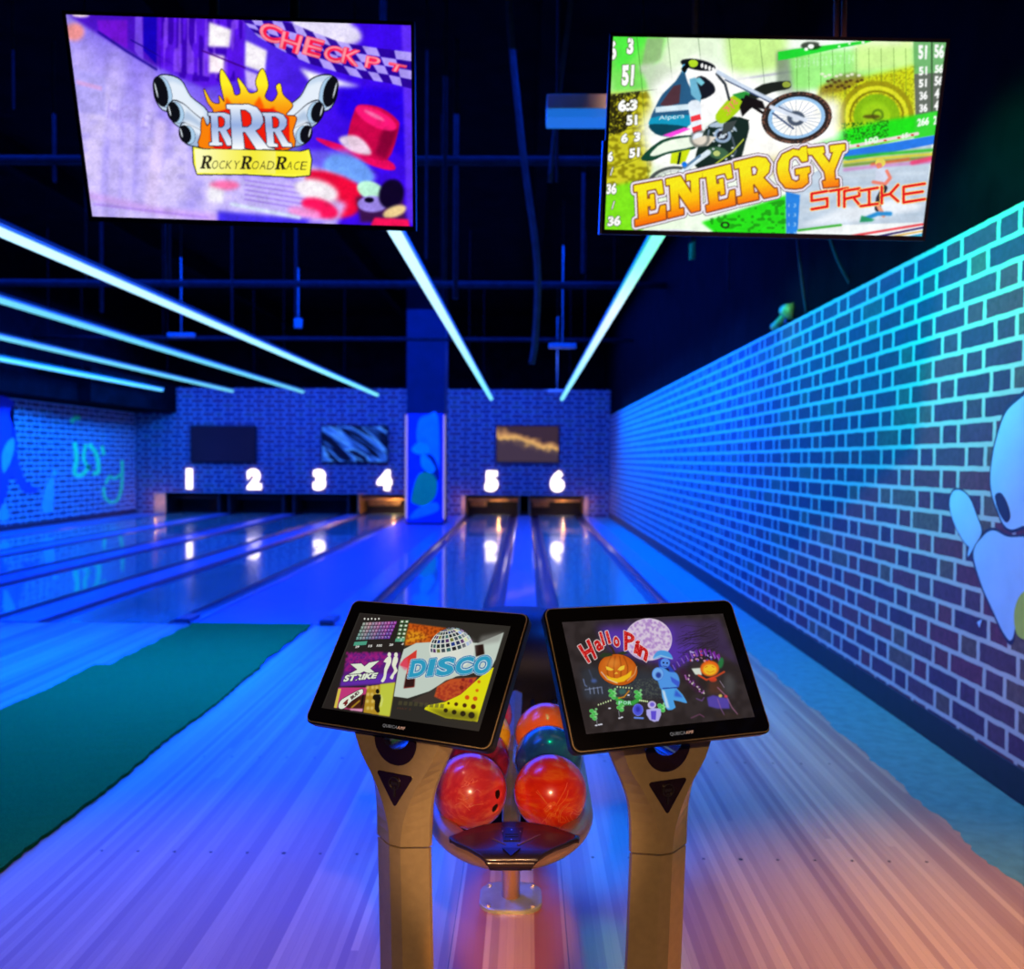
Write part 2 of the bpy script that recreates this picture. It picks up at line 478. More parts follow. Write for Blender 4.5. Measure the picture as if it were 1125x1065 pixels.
# ------------------------------------------------------------------ slab-serif glyph outlines (unit box, y down)
GL = {
 'R': [[(0,0),(.62,0),(.82,.06),(.92,.2),(.9,.36),(.78,.48),(.66,.53),(.88,.88),(1.0,.9),(1.0,1),(.66,1),(.42,.56),(.36,.56),(.36,.9),(.48,.92),(.48,1),(0,1),(0,.92),(.1,.9),(.1,.1),(0,.08)],
       [(.36,.1),(.5,.1),(.62,.18),(.64,.28),(.6,.4),(.5,.46),(.36,.46)]],
 'B': [[(0,0),(.62,0),(.84,.08),(.92,.24),(.86,.42),(.7,.52),(.94,.84),(1,.84),(1,1),(.66,1),(.46,.62),(.42,.62),(.42,.84),(.52,.84),(.52,1),(0,1),(0,.84),(.12,.84),(.12,.16),(0,.16)],
       [(.42,.2),(.54,.2),(.6,.3),(.54,.42),(.42,.42)]],
 'E': [[(0,0),(.95,0),(.97,.34),(.8,.34),(.74,.18),(.42,.18),(.42,.4),(.52,.4),(.52,.3),(.66,.3),(.66,.68),(.52,.68),(.52,.58),(.42,.58),(.42,.82),(.76,.82),(.84,.64),(1,.64),(.98,1),(0,1),(0,.84),(.12,.84),(.12,.16),(0,.16)]],
 'N': [[(0,0),(.4,0),(.68,.5),(.68,.16),(.56,.16),(.56,0),(1,0),(1,.16),(.9,.16),(.9,1),(.66,1),(.32,.42),(.32,.84),(.44,.84),(.44,1),(0,1),(0,.84),(.1,.84),(.1,.16),(0,.16)]],
 'G': [[(.55,0),(.72,.06),(.8,0),(.95,0),(.95,.36),(.78,.36),(.68,.2),(.54,.16),(.4,.24),(.34,.5),(.4,.76),(.54,.84),(.66,.8),(.68,.66),(.56,.66),(.56,.52),(1,.52),(1,.66),(.92,.68),(.92,.9),(.72,1),(.5,1),(.2,.94),(.04,.72),(0,.5),(.05,.26),(.22,.07)]],
 'Y': [[(0,0),(.44,0),(.44,.15),(.38,.16),(.54,.42),(.68,.16),(.6,.15),(.6,0),(1,0),(1,.15),(.92,.16),(.66,.62),(.66,.84),(.78,.84),(.78,1),(.24,1),(.24,.84),(.36,.84),(.36,.62),(.1,.16),(0,.15)]],
}
def lerpc(f, a, b):
    f = np.clip(f, 0, 1)[..., None]; return np.array(a, float) * (1 - f) + np.array(b, float) * f

def art_race(c):
    c.crop(60, 0, 2.6786)
    U, V = c.U, c.V
    c.img = lerpc(U * 1.15 + V * .15, (125, 105, 235), (60, 10, 235))
    # pale street haze on the left and bottom
    d = (c.CX - 100) * .62 - (c.CY - 130)          # >0 : above the diagonal
    hz = np.clip(.5 - d / 230, 0, 1) * np.clip(1.6 - (c.CX - 300) / 320, 0, 1)
    c.fill(hz, (186, 172, 252), .95)
    n1 = c.noise(.02, .006, 1, 4); n2 = c.noise(.035, .05, 3)
    c.fill(hz * np.clip((n1 - .4) * 2, 0, 1), (226, 212, 255), .7); c.fill(hz * np.clip((.5 - n2) * 1.6, 0, 1), (146, 134, 236), .5)
    # dark building top left
    c.poly([(40,45),(330,48),(340,190),(300,200),(160,120),(110,90)], (64, 4, 190), .85, 6)
    c.poly([(125,60),(215,60),(215,145),(130,95)], (120, 20, 215), .8, 3)
    c.poly([(238,45),(258,45),(262,185),(236,150)], (130, 90, 240), .7, 2)
    c.poly([(262,48),(302,48),(300,190),(262,150)], (16, 0, 185), .9, 2)
    c.stroke([(130,95),(210,150),(300,205)], 7, (30, 10, 150), .9, 2); c.stroke([(225,118),(300,160),(390,215)], 4, (25, 5, 140), .9, 1)
    c.poly([(305,50),(560,60),(560,230),(440,260),(310,200)], (88, 14, 235), .8, 5)
    st = (c.noise(.11, .012, 8) > .52) * c.mask([[(305,50),(560,60),(545,240),(400,240),(310,205)]])
    c.fill(c.soft(st, 2), (50, 0, 170), .8)
    st = (c.noise(.13, .01, 12) > .62) * c.mask([[(305,50),(560,60),(545,240),(310,205)]]); c.fill(c.soft(st, 2), (150, 90, 255), .6)
    # lit windows
    c.poly([(455,66),(520,88),(515,140),(452,138)], (255,248,255), 1, 4); c.poly([(455,160),(500,165),(498,215),(455,215)], (255,240,250), 1, 4)
    c.poly([(562,120),(625,150),(618,215),(560,195)], (252,246,255), 1, 4); c.poly([(560,205),(600,220),(595,270),(565,260)], (235,220,255), .8, 4)
    c.stroke([(435,150),(560,200)], 5, (60, 0, 120), .8, 1)
    # street front marks, orange sign
    c.ell(60, 95, 28, 26, (250,150,140), .9, 6); c.ell(78, 44, 26, 8, (255,235,240), 1, 3)
    c.poly([(40,200),(150,225),(150,340),(60,330)], (170,160,245), .7, 4); c.poly([(65,235),(140,255),(140,268),(65,248)], (210,160,220), .8, 2)
    c.text('HOTEL', [(160,295),(310,340),(300,390),(155,350)], (170,150,235), .6, soft=2)
    for x0 in (110, 165, 205): c.poly([(x0,360),(x0+34,372),(x0+22,600),(x0-8,596)], (215,200,255), .5, 5)
    c.poly([(300,350),(330,360),(300,620),(262,610)], (225,205,255), .8, 8)
    c.stroke([(100,575),(300,620),(480,640)], 22, (205,165,245), .9, 8); c.stroke([(115,600),(450,640)], 5, (160,120,230), .8, 3)
    # moon glow + right part
    c.ell(800, 90, 105, 42, (240,235,255), .95, 7, 12)
    c.poly([(720,200),(900,255),(860,262),(750,240)], (240,240,255), 1, 6)
    c.poly([(840,255),(1050,265),(1050,480),(830,330)], (36, 0, 228), .9, 10)
    c.poly([(1020,75),(1050,75),(1065,665),(1035,650)], (100, 50, 250), .9, 4)
    # chequered banner
    P0 = [(548,55),(620,62),(690,66),(760,95),(840,125),(930,140),(1050,155)]
    P1 = [(600,110),(660,145),(740,185),(830,212),(920,235),(985,245),(1050,262)]
    for j in range(4):
        for i in range(14):
            def q(a, b):
                a = a / 14 * 6; k = min(int(a), 5); f = a - k
                t = np.array(P0[k]) * (1 - f) + np.array(P0[k + 1]) * f; bb = np.array(P1[k]) * (1 - f) + np.array(P1[k + 1]) * f
                return t * (1 - b / 4) + bb * b / 4
            w = (i + j) % 2
            c.poly([q(i, j), q(i + 1, j), q(i + 1, j + 1), q(i, j + 1)], (178,160,250) if w else (40, 4, 150), .95, 1)
    NE = [('C',[(606,62),(672,84),(660,130),(602,116)]),('H',[(672,92),(730,108),(715,160),(662,140)]),('E',[(742,108),(795,122),(778,172),(728,158)]),('C',[(800,132),(850,142),(838,188),(788,176)]),('K',[(852,140),(904,152),(892,196),(842,184)]),
          ('P',[(918,165),(960,172),(950,205),(912,198)]),('T',[(985,185),(1035,195),(1025,215),(975,205)])]
    for t, q in NE:
        c.text(t, q, (255, 20, 70), .9, .05, soft=2, line=2, lc=(250, 60, 110)); c.text(t, q, (255, 190, 190), .75, -.005, soft=1)
    # red top hat, figure
    c.poly([(770,405),(850,428),(980,470),(1000,500),(940,490),(800,430)], (235, 10, 95), 1, 2, sm=3)
    c.poly([(882,325),(905,308),(960,318),(1005,350),(1012,378),(978,470),(905,452),(862,415)], (205, 6, 75), 1, 2, sm=4)
    c.poly([(965,380),(1012,375),(975,470),(940,455)], (120, 0, 50), .8, 6)
    c.ell(945, 348, 66, 24, (255, 24, 120), 1, 3, 27); c.ell(940, 340, 34, 6, (255, 150, 200), .7, 3, 27)
    c.poly([(830,470),(880,490),(960,510),(900,500)], (20,0,40), .8, 3)
    c.poly([(835,408),(880,398),(915,420),(930,455),(870,445)], (235,215,235), .95, 4, sm=3)
    c.poly([(560,445),(860,440),(950,520),(900,560),(760,540),(640,500)], (120,110,245), .8, 8)
    c.poly([(815,455),(900,470),(940,530),(860,540),(790,500)], (110,170,255), .9, 7, sm=3)
    c.poly([(640,470),(740,480),(850,520),(700,530)], (235,225,255), .7, 7)
    c.poly([(755,500),(890,540),(895,620),(820,640),(740,580)], (240, 10, 60), 1, 6, sm=3)
    c.poly([(470,520),(680,520),(860,600),(830,660),(520,640)], (205,190,255), .9, 9)
    c.ell(500, 545, 44, 14, (255, 110, 170), .95, 6); c.poly([(455,545),(500,560),(495,600),(450,590)], (255,255,255), .8, 7)
    for k in range(5): c.stroke([(560,530+k*14),(740,556+k*15)], 4, (140,100,230), .7, 2)
    c.ell(770, 560, 66, 32, (255,246,255), 1, 8, 15)
    c.ell(780, 612, 56, 26, (250, 20, 90), 1, 6, 20); c.ell(735, 625, 50, 16, (255, 150, 220), .9, 7, 10)
    c.poly([(480,620),(760,645),(720,668),(480,650)], (60, 40, 235), .95, 7); c.stroke([(520,600),(720,640)], 9, (220,240,255), .9, 4)
    c.poly([(885,580),(1020,560),(1035,650),(900,655)], (60, 20, 60), .9, 6)
    c.ell(930, 560, 42, 26, (190,250,210), .95, 3, 20); c.ell(935, 600, 44, 24, (160,140,240), .95, 3); c.ell(925, 588, 14, 8, (10,5,30), 1, 2)
    c.ell(990, 570, 36, 44, (14, 4, 40), 1, 4, 20); c.ell(1000, 622, 36, 16, (255, 225, 150), .9, 4, -20); c.poly([(940,640),(1040,645),(1045,668),(930,662)], (250, 20, 90), 1, 3)
    grit(c, .13)
    # exhaust pipes of the logo
    def pipes(f):
        def T(p): return [(f(x), y) for x, y in p]
        for body, mouth in (
          ([(300,232),(330,222),(372,238),(400,285),(450,330),(450,400),(400,370),(360,330),(318,322),(295,280)], (312, 270, 20, 47)),
          ([(345,300),(375,305),(405,330),(450,372),(455,420),(405,400),(370,375),(345,350)], (350, 330, 18, 32)),
          ([(375,365),(400,370),(450,400),(455,432),(395,425),(372,400)], (384, 395, 17, 28))):
            c.poly(T(body), (196,216,240), 1, 0, 4, (8,10,20), sm=4)
            b2 = [(x * .8 + 82, y * .8 + 62) for x, y in body]; c.poly(T(b2), (238,246,255), .8, 5)
            b3 = [(x + 14, y + 20) for x, y in body if y > 300]
            if len(b3) > 2: c.poly(T(b3), (118,150,196), .45, 5)
            mx, my, rx, ry = mouth; s = 1 if f(1) > f(0) else -1
            c.ell(f(mx + 10), my + 2, rx + 2, ry - 1, (170,205,235), 1, 0, -14 * s, 1, (10,14,24))
            c.ell(f(mx), my, rx, ry - 2, (12, 14, 22), 1, 0, -14 * s, 1, (0,0,0)); c.ell(f(mx - rx * .62), my - 4, 2, ry * .5, (230,240,250), .9, 0, -14 * s)
    pipes(lambda x: x); pipes(lambda x: 1124 - x)
    # flames
    fl = [(445,440),(432,390),(436,345),(450,372),(468,330),(450,300),(440,262),(462,300),(486,305),(484,282),(500,300),(488,240),(492,205),(520,250),(530,280),(548,272),(538,230),(560,255),(574,275),(598,268),(592,240),(612,203),(628,250),(618,285),(640,300),(656,278),(652,255),(664,248),(672,280),(700,310),(680,338),(710,345),(700,385),(686,440)]
    m = c.poly(fl, (255, 200, 20), 1, 0, 3, (70, 10, 0), sm=4)
    g = np.clip((c.CY - 250) / 90, 0, 1); c.img = np.where((m > 0)[..., None], lerpc(g, (255, 240, 40), (250, 130, 10)), c.img)
    fl2 = [(452 + (x - 452) * .82 + 20, 440 - (440 - y) * .66) for x, y in fl]; m2 = c.soft(c.mask([fl2]), 3) * (m > 0); c.fill(m2, (250, 80, 0), .85)
    c.poly([(455,335),(510,320),(640,320),(690,345),(692,432),(640,445),(470,438)], (238, 30, 12), 1, 1)
    # RRR
    def G(k, q, ln=3):
        m = c.glyphs(GL[k], q); c.fill(c.grow(m, ln), (30, 30, 60), 1)
        g = np.clip((c.CY - 310) / 130, 0, 1); base_ = lerpc(np.abs(g - .45) * 2, (150, 175, 225), (248, 252, 255))
        c.img = np.where((m > 0)[..., None], base_, c.img)
    G('R', [(452,332),(528,332),(534,428),(456,428)]); G('R', [(610,332),(686,332),(698,432),(618,432)]); G('R', [(506,308),(612,308),(650,452),(510,452)])
    # banner
    c.poly([(408,432),(440,440),(520,443),(640,443),(720,448),(748,440),(755,470),(750,515),(700,520),(560,512),(420,512),(410,480)], (252, 248, 70), 1, 0, 4, (30, 28, 24))
    g = np.clip(np.abs(c.CX - 585) / 160, 0, 1); m = c.mask([[(412,438),(740,446),(750,512),(418,508)]])
    c.img = np.where((m > 0)[..., None], lerpc(g, (246, 236, 60), (255, 255, 190)) if True else 0, c.img)
    c.fill(m * (c.CX > 650), (250, 240, 30), .8, )
    G('R', [(506,400),(612,400),(650,452),(510,452)], 0) if False else None
    x = 428
    for ch, w, bg in (('R',32,1),('O',20,0),('C',18,0),('K',20,0),('Y',20,0),('R',32,1),('O',22,0),('A',20,0),('D',22,0),('R',32,1),('A',20,0),('C',18,0),('E',20,0)):
        y0 = 458 if bg else 472; y1 = 496 + (x - 428) * .012; sk = 8 if bg else 5
        y0 += (x - 428) * .012
        if ch == 'R': c.fill(c.glyphs(GL['R'], [(x + sk, y0), (x + w + sk, y0), (x + w, y1), (x, y1)]), (28, 22, 20), 1)
        else: c.text(ch, [(x + sk, y0), (x + w - 3 + sk, y0), (x + w - 3, y1), (x, y1)], (40, 34, 26), 1, -.012)
        x += w + 1.5

def grit(c, k=.22):
    f = 1 + k * (c.noise(.045, .05, 31) - .5) + k * .6 * (c.noise(.16, .16, 32) - .5) + k * .5 * (c.noise(.5, .5, 33) - .5)
    c.img = c.img * f[..., None]

def art_energy(c):
    c.crop(640, 20, 2.6786)
    U, V = c.U, c.V
    c.img = lerpc(U * 1.6 + V * .3, (215, 240, 190), (245, 255, 245))
    n = c.noise(.02, .03, 2); n2 = c.noise(.1, .12, 5); n3 = c.noise(.3, .3, 6)
    c.poly([(85,50),(250,55),(190,215),(85,225)], (110, 225, 80), .9, 12); c.poly([(85,50),(200,52),(150,120),(100,160)], (70, 235, 60), .8, 10)
    c.poly([(190,60),(240,60),(230,120),(170,165)], (150,180,130), .8, 3)
    c.poly([(420,60),(600,60),(600,150),(430,170)], (190, 240, 120), .8, 14)
    c.poly([(165,140),(230,130),(300,170),(200,215)], (200,215,190), .9, 6)
    m = c.mask([[(60,225),(190,215),(230,300),(200,450),(150,630),(50,640)]]); c.fill(c.soft(m, 8), (205, 200, 30), .95)
    c.fill(c.soft(m * (n2 > .55), 2), (120, 110, 10), .75); c.fill(c.soft(c.mask([[(75,225),(170,215),(130,330),(75,350)]]) * (n3 > .35), 1), (25, 22, 12), .9)
    c.fill(c.soft(c.mask([[(60,500),(150,480),(180,640),(50,640)]]), 6), (120, 230, 30), .9)
    c.poly([(470,370),(590,350),(600,460),(440,460)], (200, 170, 60), .55, 12); c.stroke([(490,390),(540,430),(590,450)], 5, (120,90,30), .6, 2)
    # grid lines
    for x in (160, 250, 340, 430, 520): c.stroke([(x,50),(x + 14,180),(x + 34,460)], 1.6, (50,90,40), .7)
    c.stroke([(85,225),(220,210)], 2, (60,60,60), .7); c.stroke([(75,340),(210,310)], 1.5, (60,60,20), .7); c.stroke([(70,450),(200,400)], 1.5, (60,60,20), .7)
    c.stroke([(430,185),(600,160),(700,150)], 6, (150,140,190), .6, 2)
    # scene right of the bike
    c.poly([(570,100),(660,90),(660,250),(572,250)], (110,130,110), .75, 6)
    c.poly([(606,100),(980,85),(980,190),(620,215)], (150, 240, 120), .9, 8); c.poly([(800,70),(975,70),(975,150),(800,160)], (215,245,150), .8, 12)
    m = c.mask([[(700,200),(980,140),(980,330),(860,380),(740,350),(680,260)]]); c.fill(c.soft(m, 8), (205, 215, 20), 1)
    c.fill(c.soft(m * (n3 > .6), 1), (110, 100, 10), .5)
    for x in (630, 665, 700, 735, 770, 805, 842, 878, 915, 950): c.stroke([(x,90),(x + 3,340)], 1.6, (60,110,30), .65)
    c.poly([(700,205),(745,170),(800,160),(830,175),(770,215),(700,230)], (110,80,30), .55, 5)
    for k in range(24): c.ell(705 + (k * 29) % 120, 165 + (k * 17) % 50, 6, 4, (70,45,18) if k % 3 else (240,240,220), .85, 1)
    for k, (r1, col, w) in enumerate(((100,(150,140,10),14),(86,(225,225,40),10),(76,(120,110,0),5),(52,(120,180,10),30))):
        pts = [(865 + r1 * 1.02 * cos(radians(a)), 290 - r1 * .98 * sin(radians(a))) for a in range(-10, 200, 10)]; c.stroke(pts, w, col, .85, 1)
    c.ell(862, 285, 42, 40, (150, 205, 20), .9, 4); c.ell(868, 285, 18, 18, (80,120,10), .8, 1, inner=.6); c.ell(850,290,26,6,(70,60,10),.8,2)
    c.poly([(760,330),(850,310),(1070,270),(1070,330),(740,395),(650,390)], (20, 225, 20), 1, 6)
    c.fill(c.soft(c.mask([[(760,310),(900,300),(900,350),(770,360)]]) * (n3 > .6), 1), (10, 90, 10), .8)
    c.poly([(575,100),(620,92),(790,72),(870,62),(830,75),(740,92),(600,122),(575,125)], (30, 215, 50), 1, 1); c.ell(672, 82, 30, 12, (20,30,20), .8, 2)
    for x, y, r in ((658,92,6),(672,84,9),(700,78,5),(825,72,5),(785,76,4),(755,84,4)): c.ell(x, y, r, r * .8, (245,255,245), 1, 1)
    for k in range(7): c.text('%d %d' % (k + 2, (k * 3) % 7), [(625+k*26,120-k*2),(642+k*26,118-k*2),(642+k*26,145-k*2),(625+k*26,147-k*2)], (215,255,215), .7, soft=1)
    # score columns at right
    c.poly([(972,66),(1075,70),(1070,165),(975,165)], (90,170,90), .85, 2); c.poly([(975,165),(1066,160),(1055,300),(980,300)], (90,100,90), .95, 1)
    c.poly([(1024,66),(1030,66),(1030,300),(1024,300)], (50,90,50), .8)
    c.poly([(978,285),(1050,272),(1040,345),(975,355)], (50, 215, 50), 1, 2)
    for t, q in (('51',[(986,80),(1014,80),(1012,122),(988,122)]),('56',[(1034,76),(1064,78),(1062,120),(1034,118)]),('51',[(988,144),(1014,142),(1013,168),(989,170)]),('56',[(1036,138),(1062,136),(1060,162),(1035,162)]),
        ('51',[(988,181),(1013,179),(1012,203),(989,205)]),('56',[(1035,170),(1060,170),(1058,198),(1034,200)]),('36',[(990,216),(1015,214),(1014,240),(991,242)]),('4',[(1036,208),(1050,206),(1048,236),(1034,238)]),
        ('36',[(990,253),(1015,251),(1014,276),(991,278)]),('4',[(1034,244),(1048,242),(1046,272),(1033,272)]),('266',[(984,296),(1020,290),(1018,314),(984,320)]),('2',[(1032,288),(1042,286),(1042,312),(1032,314)])):
        c.text(t, q, (250,252,250), 1, .05, soft=1)
    for t, q in (('6',[(80,66),(102,66),(100,124),(78,124)]),('3',[(134,58),(152,60),(150,108),(130,106)]),('51',[(116,138),(154,138),(150,200),(116,200)]),('6:3',[(104,240),(164,238),(160,272),(106,276)]),
        ('51',[(130,286),(162,284),(162,314),(130,316)]),('6',[(114,340),(136,338),(134,366),(114,368)]),('3',[(152,336),(172,334),(170,362),(152,364)]),('51',[(138,384),(170,380),(168,408),(138,412)]),('6',[(74,392),(92,392),(90,422),(74,422)]),
        ('36',[(72,486),(102,484),(100,518),(70,518)]),('/',[(84,440),(92,438),(88,462),(82,462)]),('/',[(88,540),(96,538),(92,562),(86,562)]),('36',[(76,582),(114,580),(112,610),(74,612)])):
        c.text(t, q, (250,252,248), 1, .06, line=2, lc=(60,60,30))
    # glow behind rider, bike
    c.poly([(210,200),(330,110),(430,150),(560,210),(760,240),(760,360),(560,410),(260,460),(190,420)], (255,255,252), .95, 16)
    c.ell(290, 330, 120, 90, (250,255,250), .9, 20)
    D = (14, 40, 34); K = (12, 14, 16)
    # rear wheel and rear guard
    c.ell(265, 480, 74, 44, (70,80,80), 1, 1, -8, inner=.8); c.ell(265, 480, 56, 32, (180,190,195), .9, 2, -8, inner=.86)
    for a in range(0, 360, 24): c.stroke([(265,480),(265+58*cos(radians(a)),480+34*sin(radians(a)))], 1.6, (120,130,135), .8)
    c.poly([(172,412),(230,360),(300,345),(350,350),(330,385),(250,400),(205,420)], (20, 70, 50), 1, 0, sm=3)
    c.poly([(200,400),(240,365),(310,350),(345,352),(325,378),(255,392),(215,405)], (238,250,230), 1, 1, sm=3)
    c.poly([(262,398),(318,385),(300,430),(258,428)], (205, 225, 20), 1, 1); c.poly([(284,395),(292,393),(286,430),(278,430)], D)
    # engine mass
    c.poly([(330,420),(360,330),(400,300),(450,290),(490,310),(480,365),(460,425),(420,450),(350,445)], D, 1, 1, sm=3)
    c.ell(412, 345, 26, 22, (150,175,205), 1, 1); c.ell(412, 345, 17, 14, (25,32,45), 1, 1); c.ell(412, 347, 8, 7, (200,215,230), 1, 1)
    c.poly([(370,318),(395,305),(440,312),(455,335),(430,322),(395,322)], (175,195,215), 1, 1, sm=2); c.stroke([(372,330),(366,372)], 5, (120,140,160), 1, 1)
    c.poly([(368,385),(400,378),(430,395),(410,415),(380,408)], (60,100,70), 1, 1, sm=2); c.ell(395, 398, 10, 8, (190,205,120)); c.stroke([(440,350),(452,390),(438,420)], 6, (70,85,95), 1, 1)
    for k in range(14): c.ell(366 + (k * 37) % 92, 322 + (k * 53) % 96, 4, 3, (205,215,222), .9)
    c.stroke([(260,485),(320,430),(370,395)], 16, (220,235,245), 1, 1); c.stroke([(300,440),(345,405)], 8, (70,110,150), .8); c.ell(300, 430, 8, 8, (20, 120, 230))
    c.stroke([(375,440),(440,395),(480,350)], 4, (190,205,60), .9)
    c.poly([(415,310),(455,300),(440,330),(410,345)], (60,70,70)); c.poly([(460,290),(490,300),(485,350),(478,368),(468,330)], D)
    # tank shrouds
    c.poly([(392,285),(440,230),(478,222),(470,260),(430,300),(405,310)], (170, 210, 20), 1, 1, sm=3); c.poly([(440,225),(480,215),(500,225),(480,250)], (40, 150, 60), 1, 1)
    c.fill(c.mask([[(410,270),(440,235),(460,250),(430,290)]]) * (n3 > .5), (250,120,110), .9)
    c.poly([(480,225),(530,245),(540,270),(500,262),(470,290),(462,262)], K, 1, 1)
    # rider
    c.poly([(200,300),(215,262),(235,225),(275,185),(300,150),(340,165),(350,230),(330,290),(270,345),(215,340)], (40, 90, 130), 1, 1, sm=3)
    c.poly([(228,256),(268,200),(290,195),(285,250),(250,262)], (80, 50, 60), 1, 1); c.poly([(215,262),(340,250),(335,268),(215,278)], (215,235,245), 1, 1)
    c.poly([(200,295),(300,285),(335,295),(290,330),(215,340)], (20, 150, 190), 1, 1, sm=3); c.poly([(200,312),(310,320),(260,345),(215,340)], (10, 70, 90), 1, 1, sm=3)
    c.poly([(235,345),(300,322),(318,326),(260,350)], (250, 70, 220), 1, 1); c.text('Alpera', [(225,288),(300,280),(300,298),(225,304)], (240,250,255), .9)
    c.poly([(302,150),(330,130),(370,128),(410,165),(425,215),(395,260),(360,300),(345,270),(350,220),(318,205)], (252,252,252), 1, 1, sm=4)
    c.poly([(325,190),(350,170),(385,195),(388,220),(350,240),(332,220)], (20, 24, 36), 1, 1, sm=3); c.poly([(326,180),(345,175),(360,190),(350,200)], (120,200,220), 1, 1)
    c.poly([(315,180),(332,175),(350,230),(345,250),(320,225)], (110, 180, 210), 1, 1)
    c.ell(340, 138, 52, 16, (16, 20, 28), 1, 1, 10); c.ell(326, 134, 14, 11, (180, 220, 40)); c.ell(300, 150, 8, 14, (90, 180, 230)); c.poly([(290,150),(310,128),(316,140),(300,165)], K)
    for k in range(5): c.ell(352 + k * 11, 140 + k * 4, 4, 7, (240,240,240))
    c.stroke([(395,165),(420,195),(432,240)], 8, (30, 40, 50), .9)
    c.poly([(312,250),(345,245),(350,300),(352,350),(325,362),(318,300)], (230, 240, 250), 1, 1, sm=3); c.poly([(318,290),(346,282),(350,298),(320,306)], (240, 60, 70)); c.poly([(322,322),(350,312),(352,330),(326,340)], (240, 60, 70))
    c.poly([(320,360),(360,345),(395,350),(370,375),(330,380)], (225,215,200), 1, 1)
    c.ell(345, 355, 30, 26, (60,70,70), .6, 2, inner=.7)
    # fork, guard and front wheel
    c.poly([(490,225),(530,195),(600,185),(612,192),(608,208),(560,218),(510,238)], (24, 34, 28), 1, 1, sm=3); c.ell(600, 196, 12, 9, (150,170,60))
    c.stroke([(400,160),(470,200),(560,245),(640,290)], 12, (200, 215, 235), 1, 1); c.stroke([(420,182),(520,232),(640,292)], 4, (60, 80, 120), 1); c.stroke([(470,240),(540,285)], 9, K, 1)
    c.ell(630, 293, 104, 76, (40, 36, 34), 1, 0, -8, inner=.80); c.fill(c.ell(630, 293, 104, 76, (40, 36, 34), 0, 0, -8, inner=.9) * (n3 > .55), (150,100,80), .7)
    c.ell(630, 293, 84, 61, (150, 195, 235), 1, 0, -8, inner=.86)
    for a in range(0, 360, 15): c.stroke([(628,295),(628+74*cos(radians(a)),295+53*sin(radians(a)))], 1.5, (130,150,175), .9)
    c.ell(628, 295, 26, 22, (70, 85, 105), 1, 1, inner=.5); c.ell(628, 295, 9, 9, (220,230,240)); c.stroke([(555,262),(632,292),(655,300)], 12, (215,225,240), 1, 1); c.stroke([(560,280),(620,325)], 6, (60,80,120), .9)
    # lower backdrop
    c.poly([(350,600),(430,575),(600,520),(600,640),(400,640)], (30, 220, 20), 1, 4); c.fill(c.mask([[(370,590),(600,530),(600,640),(400,640)]]) * (n2 > .62), (10,120,10), .6)
    c.ell(420, 608, 14, 10, (15,50,15), 1, inner=.5); c.ell(250, 632, 100, 9, (205,190,240), .9, 3)
    # water-ski inset
    c.poly([(598,500),(780,400),(1030,345),(1000,645),(600,645)], (188, 205, 222), 1, 0)
    c.poly([(740,395),(1035,345),(1035,370),(780,420)], (30, 120, 230), 1, 1); c.stroke([(750,385),(985,340)], 10, (235,215,215), 1, 1)
    for k in range(6): c.ell(770 + k * 40, 384 - k * 8, 5, 3, (200, 60, 40), .9)
    c.text('100', [(830,356),(870,346),(870,366),(832,374)], (235,255,235), 1, .05, soft=1); c.text('0%', [(762,366),(790,362),(790,376),(764,380)], (235,255,235), 1, .05, soft=1); c.text('15', [(940,340),(958,336),(958,352),(940,356)], (235,255,235), 1, .05, soft=1)
    for y0, col in ((0,(40,190,30)),(12,(220,210,40)),(22,(110,150,40)),(34,(200,140,200))): c.stroke([(770,412+y0),(880,400+y0),(1030,388+y0)], 9, col, .95, 3)
    c.stroke([(970,425),(1030,412)], 14, (235, 70, 120), .95, 3); c.stroke([(850,430),(960,415)], 8, (240,90,60), .8, 3)
    for k in range(6): c.stroke([(650,470+k*24),(1010,455+k*24)], 6, (165,188,208) if k % 2 else (215,228,238), .6, 4)
    c.poly([(640,610),(760,560),(960,525),(1000,560),(800,600)], (238,244,250), .8, 8)
    c.ell(876, 425, 15, 13, (230,215,90)); c.ell(872, 434, 9, 9, (225,130,100)); c.poly([(862,448),(890,442),(905,460),(898,492),(868,494)], (205,215,235), 1, 1, sm=2)
    c.stroke([(895,450),(905,470),(890,488),(855,482)], 10, (235,130,110), 1, 1); c.stroke([(888,500),(872,530),(868,560)], 18, (40,40,50), 1, 1); c.stroke([(866,545),(885,580)], 12, (230,150,120), 1, 1)
    c.stroke([(830,590),(868,575),(905,575)], 12, (30, 140, 210), 1, 2); c.poly([(820,580),(860,592),(850,598),(815,600)], (30,150,100), 1, 2)
    c.poly([(598,510),(640,520),(632,640),(600,640)], (30, 130, 225), 1, 1)
    for k in range(4): c.text('1 3', [(606,545+k*28),(628,545+k*28),(628,556+k*28),(606,556+k*28)], (210,235,255), .9, soft=1)
    c.poly([(630,625),(760,608),(1000,600),(1000,645),(630,645)], (240,245,245), .95, 1)
    c.stroke([(635,624),(760,608)], 7, (60,180,50), 1, 1); c.stroke([(780,642),(1000,606)], 7, (230,70,80), 1, 1); c.stroke([(850,645),(1000,616)], 6, (50,30,110), 1); c.stroke([(890,645),(1000,626)], 5, (230,190,90), 1); c.stroke([(930,650),(1000,636)], 8, (50,170,210), 1)
    grit(c, .07)
    # ENERGY lettering
    def en(k, q):
        m = c.glyphs(GL[k], q); return m, q
    L = [('E',[(152,492),(238,476),(248,590),(156,612)]),('N',[(236,474),(352,448),(366,560),(246,590)]),('E',[(330,452),(448,424),(456,550),(372,572)]) ,('B',[(446,424),(556,398),(574,520),(458,546)]),('G',[(566,398),(664,376),(672,494),(580,508)]),('Y',[(660,384),(772,370),(772,492),(690,500)])]
